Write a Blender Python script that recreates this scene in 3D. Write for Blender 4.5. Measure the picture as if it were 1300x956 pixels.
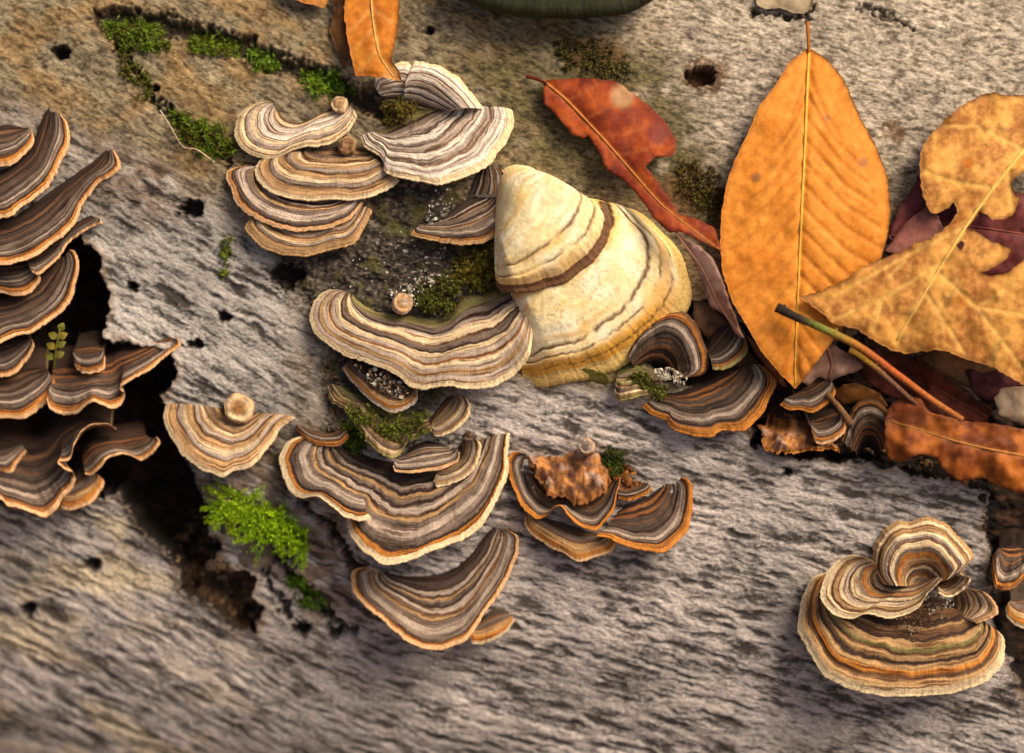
import bpy, math, random
import numpy as np
from mathutils import Vector, Matrix
from mathutils.geometry import delaunay_2d_cdt

# ------------------------------------------------------------------ camera, sky, sun, exposure
for o in list(bpy.data.objects):
    bpy.data.objects.remove(o)
scn = bpy.context.scene
COL = scn.collection
W, H = 1300.0, 956.0
PITCH = math.radians(50)
LENS, SENSOR = 90.0, 36.0
WIDTH_M = 0.286                                   # width of the view at the log, metres
DIST = WIDTH_M * LENS / SENSOR
LOG_R = 0.34
AX = np.array([1.0, -0.235, -0.14]); AX /= np.linalg.norm(AX)
S0 = np.array([0.0, 0.0, 0.40])                    # point of the log surface in the middle of the view
FW = np.array([0.0, math.cos(PITCH), -math.sin(PITCH)])
UP = np.array([0.0, math.sin(PITCH), math.cos(PITCH)])
RT = np.array([1.0, 0.0, 0.0])
CAM = S0 - FW * DIST

cd = bpy.data.cameras.new('camera'); cam = bpy.data.objects.new('camera', cd); COL.objects.link(cam)
cd.lens = LENS; cd.sensor_width = SENSOR; cd.clip_start = 0.02; cd.clip_end = 400
cam.location = CAM; cam.rotation_euler = (math.pi / 2 - PITCH, 0, 0)
cd.dof.use_dof = True; cd.dof.focus_distance = DIST - 0.008; cd.dof.aperture_fstop = 4.5
scn.camera = cam

SUN_EL, SUN_AZ = math.radians(58), math.radians(88)     # azimuth clockwise from +Y
w = bpy.data.worlds.new('World'); scn.world = w; w.use_nodes = True
nt = w.node_tree; bg = nt.nodes['Background']
sky = nt.nodes.new('ShaderNodeTexSky'); sky.sky_type = 'NISHITA'; sky.sun_disc = False
sky.sun_elevation = SUN_EL; sky.sun_rotation = SUN_AZ
sky.air_density = 0.7; sky.dust_density = 6.0; sky.ozone_density = 0.5
nt.links.new(sky.outputs[0], bg.inputs[0]); bg.inputs[1].default_value = 0.05
sd = bpy.data.lights.new('sun', 'SUN'); sun = bpy.data.objects.new('sun', sd); COL.objects.link(sun)
sd.energy = 1.5; sd.angle = math.radians(32); sd.color = (1.0, 0.90, 0.76)
sdir = Vector((math.sin(SUN_AZ) * math.cos(SUN_EL), math.cos(SUN_AZ) * math.cos(SUN_EL), math.sin(SUN_EL)))
sun.rotation_euler = sdir.to_track_quat('Z', 'Y').to_euler(); sun.location = (0.6, 0.2, 1.6)
scn.view_settings.view_transform = 'Standard'; scn.view_settings.look = 'None'
scn.view_settings.gamma = 1.0; scn.view_settings.use_curve_mapping = False
scn.view_settings.exposure = 1.5
scn.view_settings.use_white_balance = True; scn.view_settings.white_balance_temperature = 7100; scn.view_settings.white_balance_tint = 8
scn.render.engine = 'CYCLES'

# ------------------------------------------------------------------ numeric helpers
rng = np.random.default_rng(7)
def sm(a, b, x):
    t = np.clip((x - a) / (b - a), 0, 1); return t * t * (3 - 2 * t)
def _h(ix, iy, seed):
    n = (ix.astype(np.int64) * 374761393 + iy.astype(np.int64) * 668265263 + seed * 974634077) & 0xffffffff
    n = ((n ^ (n >> 13)) * 1274126177) & 0xffffffff
    return ((n ^ (n >> 16)) & 0xffff) / 65536.0
def noise(x, y, seed=0):
    x = np.asarray(x, float); y = np.asarray(y, float)
    ix = np.floor(x); iy = np.floor(y); fx = x - ix; fy = y - iy
    u = fx * fx * fx * (fx * (fx * 6 - 15) + 10); v = fy * fy * fy * (fy * (fy * 6 - 15) + 10)
    def g(i, j):
        a = _h(ix + i, iy + j, seed) * 2 * math.pi
        return np.cos(a) * (fx - i) + np.sin(a) * (fy - j)
    return ((g(0, 0) * (1 - u) + g(1, 0) * u) * (1 - v) + (g(0, 1) * (1 - u) + g(1, 1) * u) * v) * 1.5
def fbm(x, y, seed=0, o=4, gain=.5):
    r = 0; a = 1; s = 0
    for k in range(o):
        r = r + a * noise(x * 2 ** k, y * 2 ** k, seed + k * 17); s += a; a *= gain
    return r / s
def mix(a, b, t):
    t = np.asarray(t)[..., None]; return np.asarray(a) * (1 - t) + np.asarray(b) * t
def nrm(v):
    return v / np.linalg.norm(v, axis=-1, keepdims=True)
def segdist(px, py, pts, closed=False):
    d = np.full(px.shape, 1e9); pts = list(pts)
    if closed: pts = pts + [pts[0]]
    for (x0, y0), (x1, y1) in zip(pts[:-1], pts[1:]):
        dx, dy = x1 - x0, y1 - y0
        t = np.clip(((px - x0) * dx + (py - y0) * dy) / (dx * dx + dy * dy + 1e-9), 0, 1)
        d = np.minimum(d, (px - x0 - t * dx) ** 2 + (py - y0 - t * dy) ** 2)
    return np.sqrt(d)
def polyd(px, py, pts):                            # signed distance, positive inside
    ins = np.zeros(px.shape, bool); n = len(pts)
    for i in range(n):
        x0, y0 = pts[i]; x1, y1 = pts[(i + 1) % n]
        c = ((y0 > py) != (y1 > py)) & (px < (x1 - x0) * (py - y0) / (y1 - y0 + 1e-12) + x0)
        ins ^= c
    d = segdist(px, py, pts, True)
    return np.where(ins, d, -d)
def resample(pts, n):
    p = np.array(pts, float)
    if len(p) == 1: return np.repeat(p, n, 0)
    q = np.vstack([2 * p[0] - p[1], p, 2 * p[-1] - p[-2]]); out = []
    for i in range(1, len(q) - 2):
        t = np.linspace(0, 1, 24, endpoint=False)[:, None]
        a, b, c, d = q[i - 1], q[i], q[i + 1], q[i + 2]
        out.append(.5 * (2 * b + (c - a) * t + (2 * a - 5 * b + 4 * c - d) * t ** 2 + (3 * b - a - 3 * c + d) * t ** 3))
    out = np.vstack(out + [p[-1:]])
    L = np.r_[0, np.cumsum(np.linalg.norm(np.diff(out[:, :2], axis=0), axis=1))]
    s = np.linspace(0, L[-1], n)
    return np.stack([np.interp(s, L, out[:, k]) for k in range(out.shape[1])], 1)

# ------------------------------------------------------------------ the log's frame and pixel rays
E1 = np.array([0, -math.cos(math.radians(41)), math.sin(math.radians(41))]); E1 = nrm(E1 - AX * E1.dot(AX))
E2 = np.cross(AX, E1)
if E2[2] < 0: E2 = -E2
A0 = S0 - LOG_R * E1
PXM = WIDTH_M / W                                  # metres per pixel at the focal plane
def rays(px, py):
    px = np.asarray(px, float); py = np.asarray(py, float)
    k = SENSOR / LENS / W
    return FW + ((px - W / 2) * k)[..., None] * RT + ((H / 2 - py) * k)[..., None] * UP
def log_depth(px, py):
    d = rays(px, py); w0 = CAM - A0
    dp = d - (d @ AX)[..., None] * AX; wp = w0 - w0.dot(AX) * AX
    a = (dp * dp).sum(-1); b = (dp * wp).sum(-1); c = wp.dot(wp) - LOG_R ** 2
    disc = np.maximum(b * b - a * c, 0)
    return (-b - np.sqrt(disc)) / a
def at(px, py, lift=0.0):
    return CAM + rays(px, py) * (log_depth(px, py) - lift)[..., None]
def project(P):
    q = P - CAM; z = q @ FW; k = SENSOR / LENS / W
    return W / 2 + (q @ RT) / z / k, H / 2 - (q @ UP) / z / k
def to_uv(P):
    q = P - A0; return q @ AX, LOG_R * np.arctan2(q @ E2, q @ E1)

# ------------------------------------------------------------------ materials
def mat(name, rough=.8, spec=.3):
    m = bpy.data.materials.new(name); m.use_nodes = True
    b = m.node_tree.nodes['Principled BSDF']
    b.inputs['Roughness'].default_value = rough; b.inputs['Specular IOR Level'].default_value = spec
    return m, m.node_tree, b
def N(nt, t, **kw):
    n = nt.nodes.new(t)
    for k, v in kw.items(): setattr(n, k, v)
    return n
def noise_node(nt, scale, detail=4, vec=None, rough=.6):
    n = N(nt, 'ShaderNodeTexNoise'); n.inputs['Scale'].default_value = scale
    n.inputs['Detail'].default_value = detail; n.inputs['Roughness'].default_value = rough
    if vec is not None: nt.links.new(vec, n.inputs['Vector'])
    return n
def value_mul(nt, col, fac_socket, lo, hi):
    r = N(nt, 'ShaderNodeMapRange'); r.inputs[1].default_value = .3; r.inputs[2].default_value = .7
    r.inputs[3].default_value = lo; r.inputs[4].default_value = hi
    nt.links.new(fac_socket, r.inputs[0])
    mx = N(nt, 'ShaderNodeVectorMath', operation='SCALE')
    nt.links.new(col, mx.inputs[0]); nt.links.new(r.outputs[0], mx.inputs['Scale'])
    return mx.outputs[0]
def bump(nt, b, h, dist, strength=1.0):
    n = N(nt, 'ShaderNodeBump'); n.inputs['Strength'].default_value = strength; n.inputs['Distance'].default_value = dist
    nt.links.new(h, n.inputs['Height']); nt.links.new(n.outputs[0], b.inputs['Normal']); return n
def vcol_mat(name, scale, lo, hi, bdist, rough=.8, spec=.3, transl=0, bscale=None):
    m, nt, b = mat(name, rough, spec)
    a = N(nt, 'ShaderNodeVertexColor', layer_name='col'); tc = N(nt, 'ShaderNodeTexCoord')
    n = noise_node(nt, scale, 6, tc.outputs['Object'], .65)
    c = value_mul(nt, a.outputs[0], n.outputs[0], lo, hi)
    nt.links.new(c, b.inputs['Base Color'])
    n2 = noise_node(nt, bscale or scale, 6, tc.outputs['Object'], .7)
    bump(nt, b, n2.outputs[0], bdist)
    if transl:
        t = N(nt, 'ShaderNodeBsdfTranslucent'); nt.links.new(c, t.inputs[0])
        mx = N(nt, 'ShaderNodeMixShader'); mx.inputs[0].default_value = transl
        o = nt.nodes['Material Output']
        nt.links.new(b.outputs[0], mx.inputs[1]); nt.links.new(t.outputs[0], mx.inputs[2]); nt.links.new(mx.outputs[0], o.inputs[0])
    return m
def flat_mat(name, c1, c2, scale, bdist=.0003, rough=.85, spec=.25):
    m, nt, b = mat(name, rough, spec); tc = N(nt, 'ShaderNodeTexCoord')
    n = noise_node(nt, scale, 5, tc.outputs['Object'])
    r = N(nt, 'ShaderNodeValToRGB'); r.color_ramp.elements[0].position = .35; r.color_ramp.elements[1].position = .65
    r.color_ramp.elements[0].color = (*c1, 1); r.color_ramp.elements[1].color = (*c2, 1)
    nt.links.new(n.outputs[0], r.inputs[0]); nt.links.new(r.outputs[0], b.inputs['Base Color'])
    bump(nt, b, n.outputs[0], bdist); return m
def bark_mat():
    m, nt, b = mat('bark', .8, .3)
    a = N(nt, 'ShaderNodeVertexColor', layer_name='col'); uvn = N(nt, 'ShaderNodeUVMap', uv_map='UVMap')
    def nz(su, sv, det, rough, off=0):
        mp = N(nt, 'ShaderNodeMapping'); mp.inputs['Scale'].default_value = (su, sv, 1); mp.inputs['Location'].default_value = (off, off * .7, 0)
        nt.links.new(uvn.outputs[0], mp.inputs[0]); return noise_node(nt, 1.0, det, mp.outputs[0], rough)
    n1 = nz(.55, 1.5, 8, .72); n2 = nz(2.2, 3.2, 5, .7, 31.0); n3 = nz(.16, .5, 6, .7, 57.0)
    c = value_mul(nt, a.outputs[0], n1.outputs[0], .50, 1.45); c = value_mul(nt, c, n2.outputs[0], .66, 1.30); c = value_mul(nt, c, n3.outputs[0], .72, 1.26)
    nt.links.new(c, b.inputs['Base Color'])
    s = N(nt, 'ShaderNodeMath', operation='MULTIPLY_ADD'); nt.links.new(n2.outputs[0], s.inputs[0]); s.inputs[1].default_value = .45; nt.links.new(n1.outputs[0], s.inputs[2])
    bump(nt, b, s.outputs[0], .0011, .9); return m
M_BARK = bark_mat()
M_LEAF = vcol_mat('autumn_leaf', 420, .76, 1.2, .00022, .62, .22, .15, 700)
M_MOSS = vcol_mat('moss', 600, .7, 1.3, .0002, .6, .3, .25)
M_CRUMB = vcol_mat('crumbs', 900, .6, 1.3, .0006, .9, .2)
M_CONK = vcol_mat('conk_skin', 500, .88, 1.1, .0004, .62, .35)
M_PORE = flat_mat('pore_surface', (.50, .40, .27), (.62, .52, .38), 900)
M_PORE_DARK = flat_mat('dark_pore_surface', (.16, .09, .04), (.30, .19, .10), 900)
M_WOOD = flat_mat('end_grain', (.20, .13, .07), (.36, .26, .16), 60, .002)
M_GROUND = flat_mat('forest_floor', (.06, .035, .018), (.22, .11, .04), 14, .02)

# ------------------------------------------------------------------ object helpers
def mesh_np(name, V, F, col=None, uv=None, mtl=None, smooth=True):
    V = np.asarray(V, float); F = np.asarray(F, np.int32)
    me = bpy.data.meshes.new(name); k = F.shape[1]
    me.vertices.add(len(V)); me.vertices.foreach_set('co', V.ravel())
    me.loops.add(F.size); me.loops.foreach_set('vertex_index', F.ravel())
    me.polygons.add(len(F)); me.polygons.foreach_set('loop_start', np.arange(0, F.size, k, dtype=np.int32))
    me.polygons.foreach_set('loop_total', np.full(len(F), k, np.int32))
    me.polygons.foreach_set('use_smooth', np.full(len(F), smooth))
    me.update(calc_edges=True)
    if col is not None:
        a = me.color_attributes.new('col', 'FLOAT_COLOR', 'POINT')
        c = np.ones((len(V), 4)); c[:, :3] = np.clip(col, 0, 1); a.data.foreach_set('color', c.ravel())
    if uv is not None:
        l = me.uv_layers.new(name='UVMap'); l.data.foreach_set('uv', np.asarray(uv)[F.ravel()].ravel())
    if mtl: me.materials.append(mtl)
    return me
def add(name, me, parent=None, loc=None):
    o = bpy.data.objects.new(name, me); COL.objects.link(o)
    if loc is not None: o.location = loc
    if parent is not None: o.parent = parent
    return o
def tag(o, label=None, cat=None, group=None, kind=None):
    for k, v in (('label', label), ('category', cat), ('group', group), ('kind', kind)):
        if v: o[k] = v
    return o
def thing(name, loc, label, cat, group=None):
    e = add(name, None, None, Vector(loc)); e.empty_display_size = .01
    return tag(e, label, cat, group)
def grid_faces(n, m, off=0, wrap=False):
    i, j = np.meshgrid(np.arange(n if wrap else n - 1), np.arange(m - 1), indexing='ij')
    a = i * m + j; b = ((i + 1) % n) * m + j
    return np.stack([a, b, b + 1, a + 1], -1).reshape(-1, 4) + off
def tube(path, rad, n=8):
    P = np.asarray(path, float); T = nrm(np.gradient(P, axis=0)); ref = np.array([.3, .2, .93])
    A = nrm(np.cross(T, ref)); B = np.cross(T, A); a = np.linspace(0, 2 * math.pi, n, endpoint=False)
    rad = np.broadcast_to(rad, len(P))
    V = P[:, None] + rad[:, None, None] * (np.cos(a)[None, :, None] * A[:, None] + np.sin(a)[None, :, None] * B[:, None])
    i, j = np.meshgrid(np.arange(len(P) - 1), np.arange(n), indexing='ij')
    F = np.stack([i * n + j, i * n + (j + 1) % n, (i + 1) * n + (j + 1) % n, (i + 1) * n + j], -1).reshape(-1, 4)
    V = np.vstack([V.reshape(-1, 3), P[:1], P[-1:]]); e = len(P) * n
    c = [[e, (j + 1) % n, j, j] for j in range(n)] + [[e + 1, e - n + j, e - n + (j + 1) % n, e - n + (j + 1) % n] for j in range(n)]
    c = np.array(c)
    return V, np.vstack([np.c_[F[:, [0, 1, 2]]], F[:, [0, 2, 3]], c[:, :3]])


# ------------------------------------------------------------------ ground
gn = nrm(np.array([0.14, 0, 1.0]))
gp = A0 - gn * (LOG_R * 0.985)
gx = nrm(np.array([1, 0, -0.14])); gy = np.cross(gn, gx)
lin = np.sign(np.linspace(-1, 1, 121)) * np.abs(np.linspace(-1, 1, 121)) ** 3 * 40
gi, gj = np.meshgrid(lin, lin, indexing='ij')
gh = fbm(gi * 1.3, gj * 1.3, 5) * .03 * np.minimum(1, np.hypot(gi, gj))
GV = gp + gi[..., None] * gx + gj[..., None] * gy + gh[..., None] * gn
tag(add('ground', mesh_np('ground', GV.reshape(-1, 3), grid_faces(121, 121), mtl=M_GROUND)), 'brown forest floor the log lies on', None, None, 'structure')

# ------------------------------------------------------------------ the log: dense bark where it shows, coarse elsewhere
CAVITY = [(-60, 270), (60, 285), (100, 300), (128, 335), (138, 395), (128, 428), (165, 440), (215, 440), (222, 470), (206, 500),
          (212, 535), (226, 566), (244, 600), (246, 618), (262, 635), (276, 656), (266, 672), (277, 684), (280, 697), (265, 711),
          (265, 722), (283, 726), (300, 724), (322, 732), (322, 757), (330, 776), (326, 788), (322, 800), (297, 797), (288, 782), (269, 765),
          (240, 754), (230, 729), (224, 708), (207, 693), (194, 683), (180, 665), (166, 640), (150, 622), (100, 632), (-60, 640)]
STEP = [(955, 562), (1010, 580), (1060, 582), (1130, 590), (1180, 602), (1225, 612), (1257, 624), (1254, 660), (1258, 700), (1257, 740), (1264, 790), (1290, 850),
        (1330, 960), (1370, 900), (1390, 260), (1230, 250), (1150, 300), (1090, 420), (1010, 470), (900, 380), (860, 400), (800, 440), (840, 480), (950, 500)]
CRACKS = [([(128, 22), (160, 22), (205, 32), (240, 42), (300, 58), (345, 78), (400, 95), (440, 118), (480, 135), (500, 150)], 18, .0042),
          ([(135, 30), (160, 75), (190, 110), (205, 140), (240, 165), (275, 195), (290, 205)], 6, .002),
          ([(345, 705), (375, 735), (400, 760), (420, 790), (450, 800)], 9, .004),
          ([(380, 640), (420, 665), (440, 700), (455, 730)], 8, .003),
          ([(330, 720), (360, 770), (390, 800)], 5, .003),
          ([(955, 15), (985, 18), (1025, 20), (1035, 5)], 4, .002), ([(1090, 5), (1130, 25), (1155, 38)], 4, .0015)]
HOLES = [(77, 67, 11), (243, 265, 13), (168, 364, 8), (284, 403, 8), (249, 437, 9), (118, 715, 11), (36, 774, 11), (362, 352, 18), (545, 38, 6),
         (383, 800, 12), (425, 805, 9), (890, 97, 14), (196, 112, 6), (1000, 600, 5)]

def grade(lo, hi, step, far, nfar):
    core = np.arange(lo, hi, step)
    g = np.linspace(0, 1, nfar + 1)[1:] ** 1.6
    return np.r_[(lo - g * (lo + far))[::-1] if far > 0 else [], core, core[-1] + g * (far - core[-1])]
us = grade(-0.178, 0.182, 0.00042, 0.85, 26)
half = math.pi * LOG_R
vs = grade(-0.166, 0.168, 0.00042, half, 22); vs = vs[:-1]          # closed all the way round
UU, VV = np.meshgrid(us, vs, indexing='ij')
def log_base(U, V):
    a = V / LOG_R
    return A0 + U[..., None] * AX + LOG_R * (np.cos(a)[..., None] * E1 + np.sin(a)[..., None] * E2)
def log_surface(U, V):
    """displacement along the normal (metres) and albedo"""
    P = log_base(U, V)
    nvec = nrm(P - A0 - (((P - A0) @ AX)[..., None] * AX))
    px, py = project(P)
    front = (nvec * (CAM - P)).sum(-1) > 0
    px = np.where(front, px, -4000.0); px = np.clip(px, -4000, 5000); py = np.clip(py, -4000, 5000)
    u, v = U * 1000, V * 1000                      # millimetres
    jx = px + 14 * fbm(u / 5, v / 5, 3) + 6 * noise(u / 1.3, v / 1.3, 4); jy = py + 14 * fbm(u / 5, v / 5, 13) + 6 * noise(u / 1.3, v / 1.3, 14)
    ul = -(u + 25) / 12.0
    vg = v - .25 * 12.0 * np.log1p(np.exp(np.clip(ul, -30, 30))) * 1.0          # grain runs steeper left of the middle
    vg = vg + 1.6 * fbm(u / 14, v / 9, 21) + .5 * noise(u / 3, v / 3, 22)
    # long lens-shaped bark ridges
    r1 = fbm(u / 13, vg / 2.7, 31, 4, .55); r2 = 1 - np.abs(fbm(u / 15, vg / 2.8, 32, 3)) * 2.4
    ridge = .55 * r1 + .45 * (r2 - .5)
    fine = fbm(u / 1.2, v / .8, 41, 3); vfine = noise(u / .45, v / .4, 42)
    # zones
    edge = np.interp(jx, [-4000, 0, 200, 420, 640, 760, 960, 1300, 5000], [560, 560, 590, 560, 480, 490, 540, 600, 700])
    low = sm(-25, 25, jy - edge)
    left = sm(0, 60, jy - np.interp(jx, [0, 150, 300, 420, 520], [90, 150, 240, 330, 500])) * sm(470, 330, jx)
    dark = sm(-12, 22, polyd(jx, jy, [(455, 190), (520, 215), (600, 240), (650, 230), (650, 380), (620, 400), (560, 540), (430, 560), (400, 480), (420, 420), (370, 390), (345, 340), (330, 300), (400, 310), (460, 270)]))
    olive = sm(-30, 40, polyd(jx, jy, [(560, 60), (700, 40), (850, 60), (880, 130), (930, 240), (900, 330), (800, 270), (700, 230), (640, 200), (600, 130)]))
    right_top = sm(700, 900, jx) * sm(330, 150, jy)
    ridged = np.clip(low + left, 0, 1)
    d = .0016 * fbm(u / 45, v / 30, 51) + ridged * .0010 * ridge + .00040 * fine * (1 + dark) + .00014 * vfine
    d = d + (1 - ridged) * (.0005 * fbm(u / 5, vg / 2.2, 61, 3))
    d = d + dark * (.0016 * fbm(u / 4, v / 3.4, 62, 4))
    # colours
    tone = .82 + .55 * fbm(u / 38, v / 24, 77, 4)
    pat = .30 * fbm(u / 22, vg / 9, 78, 3)
    flake = fbm(u / 4.5 + .4 * fine, vg / 1.0, 79, 3)
    k = sm(-.27, .20, .85 * ridge + .22 * fine + .36 * flake + pat)
    c_low = mix((.10, .080, .070), (.74, .635, .58), k) * tone[..., None]
    c_low = mix(c_low, np.array([.78, .62, .40]) * (.28 + .82 * k)[..., None], .75 * sm(-.05, .35, fbm(u / 26, v / 14, 71)) * sm(420, 150, jx))
    k2 = sm(-.28, .16, .9 * ridge + .26 * fine + .36 * flake + .8 * pat)
    c_left = mix((.08, .066, .056), (.66, .585, .53), k2) * tone[..., None]
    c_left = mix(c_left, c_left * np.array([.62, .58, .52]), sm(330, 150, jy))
    sp = sm(-.48, .36, .5 * fine + .8 * fbm(u / 4, vg / 1.3, 72, 4))
    c_up = mix((.075, .050, .026), (.46, .36, .22), sp) * (.85 + .5 * fbm(u / 16, v / 9, 87, 3))[..., None]
    c_up = mix(c_up, c_up * np.array([.95, .70, .42]) + np.array([.06, .028, .0]), sm(-.15, .25, fbm(u / 18, v / 12, 73)) * .55)
    c_rt = mix((.12, .085, .052), (.66, .54, .42), sp) * (.95 + .4 * fbm(u / 16, v / 9, 88, 3))[..., None]
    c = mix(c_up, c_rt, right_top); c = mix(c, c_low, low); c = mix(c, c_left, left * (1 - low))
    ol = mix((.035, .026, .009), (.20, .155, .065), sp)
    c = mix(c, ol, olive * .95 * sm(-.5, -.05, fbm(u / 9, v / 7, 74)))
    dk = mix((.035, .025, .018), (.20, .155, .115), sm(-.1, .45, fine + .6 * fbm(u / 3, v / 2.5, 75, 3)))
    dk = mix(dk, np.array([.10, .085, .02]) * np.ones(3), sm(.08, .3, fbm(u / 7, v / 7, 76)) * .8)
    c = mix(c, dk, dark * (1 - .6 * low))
    browned = sm(-25, 30, polyd(jx, jy, [(330, 530), (440, 545), (480, 600), (450, 700), (470, 780), (400, 800), (340, 710), (270, 620)])) + .8 * sm(-25, 30, polyd(jx, jy, [(640, 560), (700, 560), (800, 570), (820, 640), (700, 720), (640, 680)])) + .8 * sm(-20, 30, polyd(jx, jy, [(100, 150), (200, 190), (260, 250), (200, 300), (110, 260)]))
    c = mix(c, c * np.array([.58, .46, .38]), np.clip(browned, 0, 1) * sm(-.35, .1, fbm(u / 6, v / 5, 89, 3)))  # browner, darker bark in broad patches around the bracket groups
    # rotten hollow and broken-away bark
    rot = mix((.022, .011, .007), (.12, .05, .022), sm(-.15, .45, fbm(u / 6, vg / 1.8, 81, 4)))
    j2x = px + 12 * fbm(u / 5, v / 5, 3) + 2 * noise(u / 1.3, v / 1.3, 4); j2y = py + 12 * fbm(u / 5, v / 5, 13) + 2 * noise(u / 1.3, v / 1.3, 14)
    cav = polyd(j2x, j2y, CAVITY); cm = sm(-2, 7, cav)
    hol = cm * (.016 + .008 * sm(0, 40, cav)) + cm * .005 * fbm(u / 7, v / 5, 82)
    d = d + .0009 * sm(-14, -3, cav) * sm(3, -3, cav)
    low_part = cm * sm(705, 740, py)
    hol = hol - low_part * (.009 + .005 * fbm(u / 4, v / 3, 83))
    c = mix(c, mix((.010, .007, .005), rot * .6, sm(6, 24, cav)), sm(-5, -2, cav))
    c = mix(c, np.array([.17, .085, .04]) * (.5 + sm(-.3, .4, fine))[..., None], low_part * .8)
    st = polyd(j2x, j2y, STEP); sm_ = sm(-2, 8, st)
    hol = hol + sm_ * (.009 + .006 * sm(0, 60, st)) + sm_ * .004 * fbm(u / 6, v / 5, 84)
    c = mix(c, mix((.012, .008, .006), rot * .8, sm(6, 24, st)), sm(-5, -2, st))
    # edges of broken bark show brown inner wood
    lip = np.maximum(sm(-14, -5, cav) * sm(-2, -5, cav), sm(-14, -5, st) * sm(-2, -5, st))
    c = mix(c, np.array([.26, .16, .09]) * np.ones(3), lip * .55)
    for pts, wd, dep in CRACKS:
        q = segdist(jx, jy, pts); g = sm(wd, wd * .3, q)
        d = d - g * dep; c = mix(c, np.array([.04, .026, .014]) * np.ones(3), g * .95)
    for x, y, r in HOLES:
        q = np.hypot((px - x) * (.75 if r > 12 else 1), (py - y) * 1.1) + (.22 * r + 2) * fine + .5 * r * fbm(u / 3, v / 3, 86, 2); g = sm(r * 1.05, r * .6, q)
        d = d - g * min(.007, r * .0006); c = mix(c, np.array([.03, .018, .01]) * np.ones(3), sm(r * 1.3, r * .8, q) * .9)
    # brown stains
    for x, y, r in ((895, 95, 45), (1135, 165, 26), (760, 70, 50), (860, 250, 60)):
        q = np.hypot(jx - x, (jy - y) * 1.6) / r
        c = mix(c, np.array([.15, .065, .02]) * (.4 + sp)[..., None], sm(1.1, .5, q + .8 * np.abs(fine)) * .8)
    return d, c, hol
HDIR = nrm(np.array([0, .68, -.73]))                # the hollow runs down and back into the wood
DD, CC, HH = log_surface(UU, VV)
outm = np.clip(sm(-.170, -.178, UU) + sm(.174, .182, UU) + sm(-.157, -.165, VV) + sm(.159, .167, VV), 0, 1)   # coarse mesh beyond: even colour, the material adds the grain
CC = mix(CC, np.array([.40, .33, .275]) * np.ones(3), outm); DD = DD * (1 - outm); HH = HH * (1 - outm)
far = np.abs(UU) / .85
DD = DD - .012 * sm(.4, 1, far)
PB = log_base(UU, VV); NB = nrm(PB - A0 - (((PB - A0) @ AX)[..., None] * AX))
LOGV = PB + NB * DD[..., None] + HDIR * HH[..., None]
nu, nv = UU.shape
i, j = np.meshgrid(np.arange(nu - 1), np.arange(nv), indexing='ij')
LF = np.stack([i * nv + j, (i + 1) * nv + j, (i + 1) * nv + (j + 1) % nv, i * nv + (j + 1) % nv], -1).reshape(-1, 4)
log = thing('fallen_log', A0, 'fallen grey-barked log with a dark rotten hollow, covered in bracket fungi', 'log')
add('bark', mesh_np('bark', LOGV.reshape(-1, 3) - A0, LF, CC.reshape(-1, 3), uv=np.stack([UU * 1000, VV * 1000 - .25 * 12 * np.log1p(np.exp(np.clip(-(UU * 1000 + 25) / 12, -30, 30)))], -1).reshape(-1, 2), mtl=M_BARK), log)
for row in (0, nu - 1):
    ring = LOGV[row] - A0; cen = ring.mean(0) + AX * (.004 if row else -.004)
    V = np.vstack([ring, cen]); k = len(ring)
    F = np.array([[q, (q + 1) % k, k] for q in range(k)]); F = F if row else F[:, ::-1]
    add('sawn_end', mesh_np('sawn_end', V, F, mtl=M_WOOD, smooth=False), log)
def surf(px, py):
    """true bark point under a pixel (base cylinder + displacement), and its normal"""
    px = np.atleast_1d(np.asarray(px, float)); py = np.atleast_1d(np.asarray(py, float))
    P = at(px, py); u, v = to_uv(P); d, _, hl = log_surface(u, v)
    n = nrm(P - A0 - (((P - A0) @ AX)[..., None] * AX))
    return P + n * d[:, None] + HDIR * hl[:, None], n

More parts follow.
